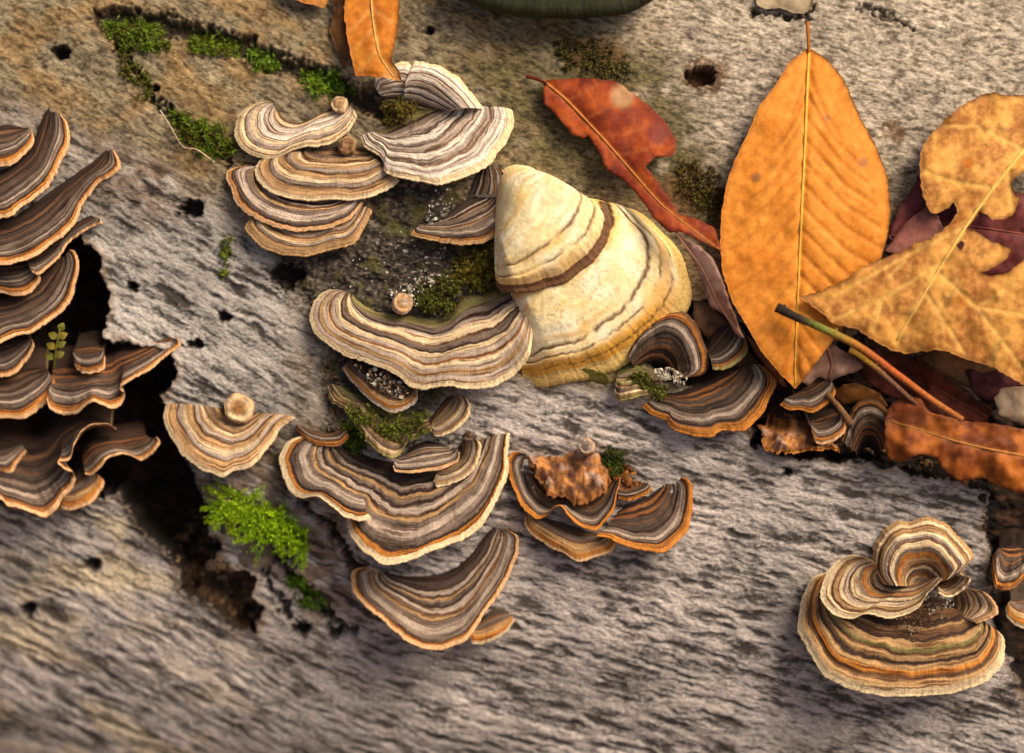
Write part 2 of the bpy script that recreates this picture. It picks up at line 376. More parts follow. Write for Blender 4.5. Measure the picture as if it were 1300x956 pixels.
# ------------------------------------------------------------------ bracket fungi
K = dict(cr=(.68, .49, .29), wh=(.72, .61, .50), pk=(.60, .345, .17), lg=(.43, .325, .25), gy=(.185, .128, .095), dg=(.08, .052, .038),
         db=(.045, .022, .014), br=(.16, .075, .035), rs=(.27, .10, .03), og=(.47, .17, .030), tn=(.42, .24, .105), ol=(.23, .185, .065), gr=(.13, .14, .03), oc=(.66, .42, .14), mossy=(.022, .024, .009))
PAL = {
 'pale':  'br1 tn1.5 cr2 rs.8 lg1.6 wh2 br.6 lg2 wh2 gy.7 cr2 lg2 br.6 cr2 tn1.5',
 'violet': 'ol1.5 db1 gy1.6 lg2 dg.8 wh2 gy1 lg2 br.6 wh2.4 lg2 br.8 wh2 lg.8 wh2 cr2',
 'wide':  'ol2 gy2 db.8 lg1.5 cr1.5 br.7 gy1.5 db.5 cr2 lg1 rs.9 cr1 lg1 tn.8 lg1.2 tn1',
 'brown': 'db2 dg1.5 db1 lg.9 db1 tn.9 gy1.2 db1 lg1.2 br.8 tn.6 gy1.6 lg1.6 gy1.2 db.45 og1.6',
 'dark':  'db3 br1.2 db1.4 dg1 br.7 dg1.2 db.7 gy2 dg1 lg1 gy1.2 db.6 rs.8 og1.6',
 'rust':  'db1 rs1.2 db1.2 rs1 dg1 br1 dg1.4 db.8 gy1.4 lg1.4 gy1 db.6 rs.7 og1.5',
 'olive': 'gr2 ol2 db.8 ol1.5 gy1 br.8 ol1.5 cr.6 ol1 br1 tn1 gy1 br.6 cr1 tn1.5',
 'ochre': 'cr1 og.8 gy1 cr1 br.7 tn1.2 og1 gy.8 cr1.2 br.5 lg1 cr1 tn1 br.5 cr1.4',
 'fawn':  'br1 tn1 br.9 gy1 tn1.2 br.7 cr.9 tn1.2 lg1.3 br.7 tn1.3 cr1.2 lg1 br.5 tn1.4 pk1.6',
 'crust': 'br1 rs2 og1.5 rs1.5 tn1 rs2 br1 og1.5 rs1.5 br1 og1',
 'earth': 'db2 br1.4 db1 tn.8 br1 db.8 tn.9 ol.7 br.8 tn.8 db.6 tn.8 og.8 br.6 tn1 cr1.2',
 'two':   'dg2 br1 gy2 br.6 tn1.5 og1.5',
}
def band_mat(pal, seed, gain=1.0):
    r = random.Random(seed); segs = []
    for s in PAL[pal].split():
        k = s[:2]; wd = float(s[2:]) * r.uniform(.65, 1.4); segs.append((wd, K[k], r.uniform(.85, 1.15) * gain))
    segs = segs[:16]; tot = sum(s[0] for s in segs); t = 0; stops = []
    for wd, c, g in segs:
        a, b = t / tot, (t + wd) / tot; e = min(.012, (b - a) * .3)
        stops += [(a + e, c, g), (b - e, c, g)]; t += wd
    m, nt, b = mat('banded_cap_' + pal, .78, .22)
    uvn = N(nt, 'ShaderNodeUVMap', uv_map='UVMap'); sep = N(nt, 'ShaderNodeSeparateXYZ'); nt.links.new(uvn.outputs[0], sep.inputs[0])
    # small waviness of the bands
    mp = N(nt, 'ShaderNodeMapping'); mp.inputs['Scale'].default_value = (.35, 5, 1); mp.inputs['Location'].default_value = (seed * 3.1, 0, 0)
    nt.links.new(uvn.outputs[0], mp.inputs[0])
    wv = noise_node(nt, 1.1, 5, mp.outputs[0]); ad = N(nt, 'ShaderNodeMath', operation='MULTIPLY_ADD')
    nt.links.new(wv.outputs[0], ad.inputs[0]); ad.inputs[1].default_value = .05; nt.links.new(sep.outputs[1], ad.inputs[2])
    sb = N(nt, 'ShaderNodeMath', operation='SUBTRACT'); nt.links.new(ad.outputs[0], sb.inputs[0]); sb.inputs[1].default_value = .025
    ramp = N(nt, 'ShaderNodeValToRGB'); cr = ramp.color_ramp
    while len(cr.elements) < len(stops): cr.elements.new(.5)
    for e, (p, c, g) in zip(cr.elements, stops):
        e.position = min(max(p, 0), 1)
    for e, (p, c, g) in zip(cr.elements, stops):
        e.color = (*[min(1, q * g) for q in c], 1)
    nt.links.new(sb.outputs[0], ramp.inputs[0])
    # thin concentric lines and radial fibres
    m2 = N(nt, 'ShaderNodeMapping'); m2.inputs['Scale'].default_value = (.06, 34, 1); m2.inputs['Location'].default_value = (seed * 1.7, seed * .37, 0); nt.links.new(uvn.outputs[0], m2.inputs[0])
    ln = noise_node(nt, 1.0, 3, m2.outputs[0], .55)
    def line(lo, hi, amount):
        r_ = N(nt, 'ShaderNodeMapRange'); r_.inputs[1].default_value = lo; r_.inputs[2].default_value = hi; r_.inputs[4].default_value = amount
        nt.links.new(ln.outputs[0], r_.inputs[0]); return r_.outputs[0]
    mxl = N(nt, 'ShaderNodeMixRGB', blend_type='MULTIPLY'); nt.links.new(line(.53, .61, .85), mxl.inputs[0]); nt.links.new(ramp.outputs[0], mxl.inputs[1]); mxl.inputs[2].default_value = (.26, .15, .10, 1)
    mxh = N(nt, 'ShaderNodeMixRGB', blend_type='MIX'); nt.links.new(line(.46, .38, .45), mxh.inputs[0]); nt.links.new(mxl.outputs[0], mxh.inputs[1])
    lt = N(nt, 'ShaderNodeVectorMath', operation='SCALE'); nt.links.new(ramp.outputs[0], lt.inputs[0]); lt.inputs['Scale'].default_value = 1.5; nt.links.new(lt.outputs[0], mxh.inputs[2])
    c1 = mxh.outputs[0]
    m3 = N(nt, 'ShaderNodeMapping'); m3.inputs['Scale'].default_value = (3.4, 2.0, 1); nt.links.new(uvn.outputs[0], m3.inputs[0])
    fb = noise_node(nt, 1.0, 4, m3.outputs[0], .7); c2 = value_mul(nt, c1, fb.outputs[0], .82, 1.16)
    tc = N(nt, 'ShaderNodeTexCoord'); gn_ = noise_node(nt, 1500, 3, tc.outputs['Object']); c3 = value_mul(nt, c2, gn_.outputs[0], .80, 1.16)
    gm = noise_node(nt, 110, 5, tc.outputs['Object'], .7); c3 = value_mul(nt, c3, gm.outputs[0], .72, 1.22)
    nt.links.new(c3, b.inputs['Base Color'])
    hs = N(nt, 'ShaderNodeMath', operation='ADD'); nt.links.new(ln.outputs[0], hs.inputs[0]); nt.links.new(fb.outputs[0], hs.inputs[1])
    h2 = N(nt, 'ShaderNodeMath', operation='MULTIPLY_ADD'); nt.links.new(gn_.outputs[0], h2.inputs[0]); h2.inputs[1].default_value = .6; nt.links.new(hs.outputs[0], h2.inputs[2])
    bump(nt, b, h2.outputs[0], .00042, .9)
    b.inputs['Sheen Weight'].default_value = .02
    ts = [(p) for p, c, g in stops if sum(c) < .33]
    return m, ts
RIMS = {}
def rim_mat(c):
    if c not in RIMS:
        base = np.array(K.get(c, (.6, .45, .28)))
        RIMS[c] = flat_mat('rim_' + c, tuple(base * .8), tuple(np.minimum(base * 1.25, .8)), 1200, .0003)
    return RIMS[c]
SEED = [100]
def lobe(margin, inner, pal='brown', rim='cr', droop=14, roll=0, bulge=.0012, clear=.0020, th=.0026, root=.010, maxout=.050,
         gain=1.0, pro=1.0, inlift=.0008, fold=2.0, rag=.00050, ridge=.00042, edge=.0007, wav=.0008, tm=.955, conk=None, flat=False):
    """one shelf: returns three meshes (upper skin, growing rim, pore side) and an anchor point"""
    SEED[0] += 1; seed = SEED[0]
    mg = np.array([tuple(p) + (0,) * (3 - len(p)) for p in margin], float); inn = np.array([p[:2] for p in inner], float)
    L = np.linalg.norm(np.diff(mg[:, :2], axis=0), axis=1).sum()
    ns = int(np.clip(L / 1.7, 24, 300)); mg = resample(mg, ns); inn = resample(inn, ns)
    cen = inn.mean(0); P0 = at(cen[0], cen[1])
    out = nrm(np.array([E1[0], E1[1], 0])); dr = math.radians(droop)
    n = nrm(np.array([0, 0, 1.0]) * math.cos(dr) + out * math.sin(dr) + np.array([1.0, 0, 0]) * math.tan(math.radians(roll)))
    d = rays(mg[:, 0], mg[:, 1]); lp = ((P0 + n * (mg[:, 2:3] * .001) - CAM) @ n) / (d @ n)
    ll = log_depth(mg[:, 0], mg[:, 1]) - clear
    dl = ll - lp; k = .0025
    dl = k * np.logaddexp(0, dl / k); dl = np.minimum(dl * pro, maxout)          # never behind the bark
    lam = ll - dl
    MG = CAM + d * lam[:, None]
    IN = at(inn[:, 0], inn[:, 1], 0) + rays(inn[:, 0], inn[:, 1]) * (-inlift)
    dist = np.linalg.norm(MG - IN, axis=1).mean()
    nt_ = int(np.clip(dist / PXM / 1.7, 14, 110))
    tb = np.r_[np.linspace(0, tm, nt_), np.linspace(tm, 1, 6)[1:]]; it = nt_ - 1
    s_m = np.r_[0, np.cumsum(np.linalg.norm(np.diff(MG, axis=0), axis=1))] * 1000
    T, Sx = np.meshgrid(tb, s_m, indexing='xy')                            # rows s, cols t
    mtl, darks = (None, []) if conk else band_mat(pal, seed, gain)
    tw = T + (.06 * fbm(Sx / 14, T * 2.5, seed, 3) + .007 * noise(Sx / 2.6, T * 6, seed + 1)) * np.sin(np.pi * np.clip(T, 0, 1)) ** .7
    sg = max(3, int(ns * .07)); kx = np.arange(-3 * sg, 3 * sg + 1); kw_ = np.exp(-.5 * (kx / sg) ** 2); kw_ /= kw_.sum(); pad = min(3 * sg, ns - 1)
    ext = np.vstack([2 * MG[0] - MG[1:pad + 1][::-1], MG, 2 * MG[-1] - MG[-pad - 1:-1][::-1]])
    MS = np.stack([np.convolve(ext[:, c_], kw_, 'same') for c_ in range(3)], 1)[pad:pad + ns]
    P = IN[:, None] * (1 - T[..., None]) + MS[:, None] * T[..., None] + (MG - MS)[:, None] * (T ** fold)[..., None]
    prof = bulge * np.sin(np.pi * np.clip(T, 0, 1) ** 1.2) + wav * fbm(Sx / 7, T * 1.5 + 9, seed + 2, 3) * sm(.1, .8, T) * (1 - sm(.9, 1.0, T) * .3)
    for q in darks: prof = prof - ridge * np.exp(-((tw - q) / .018) ** 2)
    prof = prof + ridge * .5 * fbm(Sx / 20, tw * 22, seed + 3, 2) - .0005 * sm(.93, 1, T)
    # ragged growing edge
    o_dir = nrm(MG - IN); ragn = rag * (fbm(s_m / 1.1, s_m * 0, seed + 4, 3) + .9 * noise(s_m / 4.5, s_m * 0, seed + 5))
    P = P + (o_dir * ragn[:, None])[:, None] * sm(.8, 1, T)[..., None]
    if flat: n = nrm(E1 + np.array([0, 0, .3]))
    if conk is not None: prof, tw, ccol = conk(T, Sx, s_m, prof, tw, inn, mg)
    P = P + prof[..., None] * n
    thk = edge + (th - edge) * (1 - np.clip(T, 0, 1)) ** 1.0
    Bt = P - thk[..., None] * n
    # root rows reach into the wood
    rdir = nrm((IN - MG).mean(0)) * .4 + -E1 * .6
    R1 = P[:, :1] + rdir * root; RB = Bt[:, :1] + rdir * root
    P = np.concatenate([R1, P], 1); Bt = np.concatenate([RB, Bt], 1); tw = np.concatenate([tw[:, :1] - .02, tw], 1); Sc = np.concatenate([Sx[:, :1], Sx], 1)
    it += 1; m = P.shape[1]
    uv = np.stack([Sc, tw], -1)
    # upper skin
    top = P[:, :it + 1]; nn = top.shape[1]
    upV = top.reshape(-1, 3); upF = grid_faces(ns, nn)[:, ::-1]
    # rim: outer rows of top, rounded edge, outer rows of bottom
    a = np.linspace(0, math.pi, 6)[1:-1]
    mid = (P[:, -1] + Bt[:, -1]) / 2; hf = (P[:, -1] - Bt[:, -1]) / 2; r_ = np.linalg.norm(hf, axis=1, keepdims=True)
    rnd = np.stack([mid + hf * math.cos(q) + o_dir * r_ * math.sin(q) for q in a], 1)
    rimP = np.concatenate([P[:, it:], rnd, Bt[:, it:][:, ::-1]], 1); rn = rimP.shape[1]
    # pore side, with the two flanks
    bo = Bt[:, :it + 1]; bV = [bo.reshape(-1, 3)]; bF = [grid_faces(ns, nn)]; off = ns * nn
    for e in (0, ns - 1):
        mm = m if False else nn
        strip = np.stack([P[e, :nn], Bt[e, :nn]], 0); bV.append(strip.reshape(-1, 3)); f = grid_faces(2, nn, off); bF.append(f if e == 0 else f[:, ::-1]); off += 2 * nn
    anchor = IN.mean(0) - n * .001
    rimV = rimP.reshape(-1, 3); rimF = grid_faces(ns, rn)[:, ::-1]
    eo = len(rimV)                                                         # close the rim's two ends
    caps = []
    for e in (0, ns - 1):
        base = e * rn
        caps += [[base + q, base + q + 1, base + rn - 2 - q, base + rn - 1 - q] for q in range((rn - 1) // 2)]
    rimF = np.vstack([rimF, np.array(caps)])
    res = dict(anchor=anchor, up=(upV, upF, uv[:, :it + 1].reshape(-1, 2), mtl), rim=(rimV, rimF, rim), pore=(np.vstack(bV), np.vstack(bF)), n=n)
    if conk is not None:
        res['ucol'] = np.concatenate([ccol[:, :1], ccol], 1)[:, :it + 1].reshape(-1, 3)
    return res
def put(res, root, first_parent, name, org, pore_m):
    V, F, uv, m = res['up']
    c = res.get('ucol')
    top = add(name, mesh_np(name, V - org, F, c, uv, m if c is None else M_CONK), first_parent)
    sub = top if name == 'lobe' else first_parent
    V, F, rim = res['rim']; add('margin', mesh_np('margin', V - org, F, mtl=rim_mat(rim)), sub)
    V, F = res['pore']; add('pore_surface', mesh_np('pore_surface', V - org, F, mtl=pore_m), sub)
def fungus(label, lobes, group=None, pore=None, name='bracket_fungus', **kw):
    rs = [lobe(*l[:2], **{**kw, **(l[2] if len(l) > 2 else {})}) for l in lobes]
    org = rs[0]['anchor']
    t = thing(name, org, label, 'fungus', group)
    for r in rs:
        put(r, t, t, 'cap_surface' if len(rs) == 1 else 'lobe', org, pore or M_PORE)
    return t
G_L = 'dark banded brackets crowding out of the hollow'
G_T = 'pale banded brackets under the orange leaf tip'
G_C = 'banded brackets in the middle of the log'
G_R = 'dark brackets below the leaf litter'
G_K = 'ochre rosette brackets'
# --- left cluster, growing out of the hollow
LK = dict(pal='dark', rim='pk', pore=M_PORE_DARK, root=.014)
fungus('small orange-rimmed dark bracket peeking over the top of the stack in the hollow',
       [([(-60, 205), (-30, 212), (0, 208), (15, 205), (28, 196), (41, 178), (40, 165)], [(-60, 165), (-20, 160), (10, 158), (36, 163)])], G_L, **LK)
fungus('tall curled dark bracket with bright orange rim, rising highest of the hollow stack',
       [([(-60, 285), (-30, 280), (0, 274), (12, 272), (23, 263), (38, 252), (56, 237), (67, 222), (78, 199), (86, 181), (86, 166), (82, 152), (76, 144)],
         [(-60, 232), (-20, 228), (0, 222), (20, 210), (40, 190), (50, 165), (57, 148), (63, 141)], dict(bulge=.0005, inlift=.003))], G_L, **LK)
fungus('long sweeping dark bracket whose orange rim ends in an upturned tip on grey bark',
       [([(-60, 345), (-30, 340), (0, 334), (15, 332), (44, 323), (59, 311), (82, 294), (94, 279), (102, 262), (110, 246), (124, 230), (141, 221), (151, 211), (148, 200), (143, 190)],
         [(-60, 285), (0, 282), (30, 270), (58, 250), (85, 230), (108, 214), (124, 202), (136, 192)], dict(bulge=.0005, inlift=.002))], G_L, **LK)
fungus('narrow folded bracket with dull orange rim under the long sweeping one',
       [([(40, 343), (48, 346), (59, 338), (73, 325), (85, 307), (102, 294), (118, 285), (129, 281), (122, 275)], [(30, 325), (60, 312), (85, 290), (105, 278), (116, 273)], dict(bulge=0))], G_L, **LK)
fungus('small grey bracket with pale rim tucked beneath the long sweeping one',
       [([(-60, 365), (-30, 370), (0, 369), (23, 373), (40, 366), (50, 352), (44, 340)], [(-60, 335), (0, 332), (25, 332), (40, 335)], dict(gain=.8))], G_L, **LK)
fungus('broad dark bracket with pale pink rim in the middle of the hollow stack',
       [([(-60, 445), (-30, 442), (0, 433), (18, 424), (44, 418), (64, 403), (80, 391), (89, 376), (95, 354), (99, 334), (95, 321), (88, 316)],
         [(-60, 382), (0, 380), (35, 365), (60, 345), (76, 327)], dict(bulge=-.001))], G_L, **LK)
fungus('small very dark bracket just above the green sprig',
       [([(-60, 478), (-20, 480), (0, 476), (12, 475), (26, 463), (41, 440), (40, 430)], [(-60, 436), (0, 434), (20, 430), (36, 427)], dict(gain=.7))], G_L, **LK)
fungus('brown bracket with smooth buff rim left of the wavy lobes',
       [([(-60, 532), (-30, 530), (0, 528), (29, 528), (50, 516), (64, 501), (71, 487), (64, 476)], [(-60, 478), (0, 475), (30, 466), (58, 466)])], G_L, **LK)
fungus('wavy rust-brown bracket stretching a straight arm onto the grey bark',
       [([(59, 505, 0), (63, 517, -2), (79, 523, -3), (97, 522, 0), (117, 507, 4), (129, 512, 1), (141, 516, -3), (153, 510, -4), (158, 499, -2), (152, 489, 2), (170, 478, 3), (190, 466, 3), (211, 449, 2), (227, 436, 1), (224, 428, 0)],
         [(67, 466), (85, 464), (110, 462), (128, 460), (140, 458), (150, 452), (170, 445), (199, 433), (218, 427)])], G_L, pal='rust', rim='pk', pore=M_PORE_DARK, root=.014, bulge=-.001)
fungus('tiny rust-coloured bracket beside the green sprig', [([(93, 455), (97, 467), (114, 472), (130, 466), (133, 452)], [(95, 442), (117, 438), (130, 442)], dict(gain=.8))], G_L, pal='rust', rim='pk', pore=M_PORE_DARK)
fungus('frilly dark bracket folded into deep waves at the bottom of the hollow stack',
       [([(-60, 620), (-30, 625), (0, 632, 0), (9, 640, -2), (29, 645, -3), (44, 651, -4), (56, 654, -5), (69, 646, -4), (78, 632, -3), (94, 611, 0), (92, 598, 2), (80, 592, 5), (73, 585, 6), (88, 580, 7), (94, 563, 9), (102, 546, 10), (117, 536, 10), (136, 536, 8), (148, 544, 5)],
         [(-60, 560), (-20, 556), (0, 552), (25, 560), (45, 562), (60, 552), (72, 542), (85, 534), (100, 529), (125, 531), (140, 536)], dict(wav=.002, bulge=-.002))], G_L, **LK)
fungus('upturned curling bracket reaching over the black hollow, grey with a thin pale rim',
       [([(108, 600, -1), (116, 600, 0), (126, 592, 2), (135, 580, 4), (152, 574, 4), (166, 577, 2), (179, 582, 0), (193, 572, 2), (202, 561, 3), (198, 554, 3)],
         [(104, 582), (108, 574), (116, 565), (132, 560), (146, 558), (167, 555), (185, 553)], dict(bulge=-.001))], G_L, pal='rust', rim='pk', pore=M_PORE_DARK, root=.014)
fungus('plain grey-tan bracket lobe, lowest of the hollow stack',
       [([(80, 632), (78, 640), (88, 645), (100, 643), (117, 633), (129, 618), (130, 608), (122, 602)], [(92, 612), (98, 603), (106, 598), (116, 598)])], G_L, pal='two', rim='pk', pore=M_PORE_DARK, root=.014)
fungus('short tan-rimmed bracket at the edge of the frilly one',
       [([(-60, 602), (-20, 600), (0, 598), (12, 599), (22, 585), (32, 570)], [(-60, 566), (-10, 562), (10, 563), (25, 562)])], G_L, **LK)

# --- pale cluster below the orange leaf tip
fungus('cream and lilac saddle-shaped bracket with small knobs on its back',
       [([(345, 128, 4), (326, 130, 4), (309, 140, 3), (299, 158, 2), (303, 181, 1), (319, 194, 0), (347, 200, -1), (371, 189, 0), (388, 183, 1), (402, 185, 0), (423, 178, -1), (440, 165, 0), (451, 149, 1), (449, 139, 2)],
         [(350, 140), (356, 147), (361, 152), (372, 156), (385, 155), (398, 149), (410, 142), (425, 138), (438, 136)])], G_T, pal='pale', rim='cr', droop=22, gain=1.12)
fungus('grey-tan half-round bracket directly under the saddle-shaped one',
       [([(332, 200), (324, 214), (333, 233), (354, 246), (388, 252), (423, 251), (458, 250), (485, 242), (506, 227)], [(408, 191), (420, 188), (434, 187), (448, 187), (462, 190)])], G_T, pal='fawn', rim='cr', droop=18)
fungus('grey bracket with broad peach rim, third tier under the saddle-shaped one',
       [([(314, 209), (292, 214), (288, 222), (292, 236), (302, 258), (319, 272), (347, 285), (382, 291), (416, 287), (444, 275), (460, 256)], [(356, 226), (378, 231), (400, 234), (422, 236), (442, 237)])], G_T, pal='brown', rim='pk', droop=18, gain=1.15)
fungus('grey-brown bracket forming the bottom tier of the pale stack',
       [([(320, 275), (312, 288), (326, 306), (354, 320), (388, 323), (416, 315), (444, 309), (461, 289), (471, 266)], [(368, 268), (388, 272), (408, 273), (428, 269), (446, 262)])], G_T, pal='fawn', rim='tn', droop=18, gain=.9)
fungus('largest violet-grey fan with white bands, broad and almost level, beside the cream conk',
       [([(459, 172), (464, 184), (485, 199), (489, 215), (506, 223), (527, 227), (555, 232), (582, 225), (617, 209), (634, 188), (648, 164), (651, 147), (648, 137)],
         [(482, 169), (490, 167), (498, 161), (506, 153), (518, 147), (532, 142), (548, 139)], dict(droop=14)),
        ([(475, 108), (478, 93), (499, 83), (514, 80), (522, 84), (523, 88)], [(486, 126), (492, 128), (500, 129), (508, 130), (513, 131), (516, 132)], dict(clear=.003, bulge=.003, flat=True, gain=1.05)),
        ([(521, 90), (526, 80), (548, 81), (572, 93), (593, 112), (612, 138)], [(512, 132), (520, 134), (528, 136), (535, 138), (548, 140), (560, 142)], dict(clear=.003, bulge=.0045, flat=True, gain=1.05))],
       G_T, pal='violet', rim='cr', gain=.95)
fungus('dusky double bracket hanging beneath the violet-grey fan beside the cream conk',
       [([(523, 292), (527, 298), (555, 304), (582, 308), (613, 304), (638, 289), (648, 265), (645, 248)], [(555, 284), (575, 266), (590, 252), (605, 246), (622, 246)], dict(gain=.8)),
        ([(646, 250), (645, 235), (641, 220), (627, 208)], [(592, 248), (598, 238), (602, 226), (612, 212)], dict(gain=.7))], G_T, pal='brown', rim='tn', droop=10)
# --- middle
fungus('widest bracket of the log, many cream, grey and brown bands, lapping the cream conk',
       [([(440, 372, 3), (428, 367, 3), (412, 370, 2), (399, 383, 1), (394, 401, 0), (399, 419, 0), (415, 434, 0), (440, 450, 0), (465, 458, 0), (490, 467, 0), (506, 476, -1), (520, 488, -2), (534, 492, -2), (550, 490, -1), (562, 488, 0), (575, 488, 0), (603, 492, -1), (628, 487, -1), (653, 473, 0), (670, 451, 3), (675, 431, 4), (676, 409, 5), (680, 387, 6), (683, 364, 6)],
         [(446, 378), (462, 391), (480, 398), (495, 401), (520, 402), (548, 406), (570, 401), (589, 380), (617, 374), (645, 368), (672, 364)])], G_C, pal='wide', rim='cr', droop=20, bulge=.002, gain=1.05)
fungus('small bracket with a brown crumb-covered top and grey rim under the widest bracket',
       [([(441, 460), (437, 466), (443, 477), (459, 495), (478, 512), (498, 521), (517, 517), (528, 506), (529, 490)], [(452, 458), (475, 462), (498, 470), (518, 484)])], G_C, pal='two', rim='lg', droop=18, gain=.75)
fungus('greenish algae-stained lumpy bracket above the big brown fan',
       [([(415, 490), (418, 502), (425, 512), (442, 521), (455, 522), (452, 536), (462, 552), (472, 566), (495, 578), (509, 573), (517, 558), (532, 552), (548, 546)],
         [(432, 490), (445, 497), (462, 502), (480, 512), (500, 522), (520, 525), (540, 520)], dict(wav=.003, rag=.001))], G_C, pal='olive', rim='ol', droop=18, gain=.8)
fungus('small grey bracket with scalloped buff rim beside the algae-stained one',
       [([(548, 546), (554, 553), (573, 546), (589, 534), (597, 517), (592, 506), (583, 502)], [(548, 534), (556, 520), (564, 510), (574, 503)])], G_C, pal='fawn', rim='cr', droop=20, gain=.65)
fungus('big brown fan with a pleat in its orange-buff rim',
       [([(392, 553, 2), (380, 553, 2), (367, 560, 1), (356, 577, 0), (358, 597, 0), (368, 620, 0), (380, 630, -1), (404, 629, 2), (420, 640, 3), (437, 654, 3), (457, 659, 4), (470, 655, 4), (458, 650, 1), (446, 652, -2), (441, 660, -3), (444, 674, -2), (457, 694, -1), (474, 707, 0), (491, 715, 0), (511, 712, 0), (541, 701, 0), (574, 687, 0), (601, 675, 0), (618, 654, 1), (634, 624, 2), (644, 597, 3), (643, 570, 4), (646, 549, 5)],
         [(434, 569), (450, 574), (466, 579), (482, 584), (500, 587), (520, 587), (540, 584), (560, 578), (578, 571), (592, 564)], dict(droop=18, fold=5))], G_C, pal='brown', rim='cr')
fungus('small purple-grey bracket shelf riding on the big brown fan',
       [([(499, 590), (504, 597), (527, 597), (557, 594), (579, 584), (583, 573)], [(510, 580), (524, 568), (540, 560), (556, 562), (570, 568)], dict(clear=.008))], G_C, pal='brown', rim='pk', droop=8)
fungus('short buff-rimmed bracket tucked beside the purple-grey shelf',
       [([(551, 608), (557, 615), (581, 609), (601, 594), (609, 574), (607, 559), (592, 556)], [(560, 596), (570, 590), (582, 580), (586, 566), (588, 558)], dict(clear=.005))], G_C, pal='fawn', rim='cr', droop=12, gain=.8)
fungus('thin brown bracket edge behind the big brown fan', [([(376, 542), (387, 554), (407, 563), (430, 563), (442, 552)], [(378, 538), (395, 546), (415, 550), (436, 544)])], G_C, pal='rust', rim='rs', droop=10)
fungus('cup-shaped grey and brown fan with broad orange-buff rim, lowest of the middle group',
       [([(475, 722, 1), (458, 720, 1), (447, 726, 0), (449, 747, 0), (456, 761, 0), (474, 775, 0), (497, 796, -1), (524, 816, -2), (554, 823, -2), (588, 813, -1), (604, 794, 0), (618, 771, 1), (638, 744, 2), (648, 721, 3), (656, 700, 3), (656, 680, 3), (641, 671, 2)],
         [(488, 727), (510, 731), (535, 732), (560, 729), (582, 719), (598, 704), (609, 690), (618, 678), (628, 670)], dict(bulge=-.0012, inlift=.0012))], G_C, pal='brown', rim='pk', droop=16, gain=1.05)
fungus('small tan bracket poking out behind the cup-shaped fan', [([(596, 804), (601, 814), (618, 814), (641, 801), (652, 786)], [(606, 790), (620, 778), (636, 774), (646, 778)])], G_C, pal='two', rim='cr', droop=20, gain=1.2)
fungus('lone fawn fan with a round cream knob at its back, beside the hollow',
       [([(212, 512), (208, 526), (212, 544), (224, 563), (233, 576), (251, 592), (269, 599), (283, 603), (297, 596), (315, 592), (333, 576), (344, 558), (358, 540), (373, 529)],
         [(280, 518), (287, 523), (296, 527), (306, 528), (316, 527), (325, 524)])], None, pal='fawn', rim='cr', droop=22, gain=1.1)
# --- right of the big fan
fungus('wavy dark bracket with bright orange rim touching the big brown fan',
       [([(668, 576, 3), (655, 573, 3), (646, 580, 2), (645, 592, 1), (650, 612, 0), (659, 633, 0), (671, 649, -1), (682, 656, -2), (695, 653, -2), (700, 644, 2), (712, 641, 5), (720, 651, 3), (729, 660, 1), (740, 667, 0), (758, 670, 0), (770, 658, 1), (779, 642, 2), (784, 621, 3), (787, 605, 3)],
         [(676, 581), (680, 592), (686, 604), (694, 616), (704, 623), (716, 627), (732, 630), (748, 630), (762, 622), (772, 612), (780, 605)], dict(bulge=-.0015))], G_C, pal='rust', rim='og')
fungus('crescent bracket with grey band and orange rim, right of the wavy orange-rimmed one',
       [([(758, 679), (772, 681), (786, 686), (802, 693), (822, 697), (841, 699), (855, 690), (871, 672), (876, 652), (879, 626), (875, 610), (867, 604)],
         [(784, 650), (794, 643), (806, 637), (820, 632), (832, 625), (843, 616)], dict(bulge=-.0015))], G_C, pal='rust', rim='og')
fungus('grey-brown bracket with tan rim under the wavy orange-rimmed one',
       [([(667, 655), (668, 667), (680, 679), (698, 691), (717, 702), (735, 710), (756, 705), (776, 697), (783, 685)], [(684, 655), (704, 660), (728, 668), (755, 676)])], G_C, pal='two', rim='pk', droop=16)
def crust_fn(sd_):
    def f(T, Sx, s_m, prof, tw, inn, mg):
        X = (inn[:, None, 0] * (1 - T) + mg[:, None, 0] * T) * PXM * 1000; Y = (inn[:, None, 1] * (1 - T) + mg[:, None, 1] * T) * PXM * 1000
        p = prof + .0022 * fbm(X / 4, Y / 4, sd_, 4); k = sm(-.3, .35, fbm(X / 3, Y / 3, sd_ + 5, 5))
        c = mix((.10, .03, .010), (.46, .18, .045), k); c = mix(c, np.array([.42, .27, .20]) * np.ones(3), .8 * sm(.05, .4, fbm(X / 5, Y / 4, sd_ + 9, 4)))
        return p, tw, c
    return f
fungus('crumpled rust-orange crust behind the wavy orange-rimmed bracket',
       [([(670, 582), (680, 600), (692, 616), (706, 628), (724, 634), (745, 636), (765, 624), (775, 606)], [(684, 580), (704, 582), (722, 578), (740, 572), (756, 578), (766, 588)], dict(wav=.003, rag=.0015, conk=crust_fn(961)))], G_C, pal='crust', rim='rs', droop=4, clear=.002, pro=.4, gain=1.0)
fungus('thin rusty bracket scrap between the wavy bracket and the crescent one',
       [([(785, 630), (797, 633), (810, 630), (822, 624), (826, 618)], [(785, 622), (796, 620), (808, 616), (818, 612)])], G_C, pal='rust', rim='og')
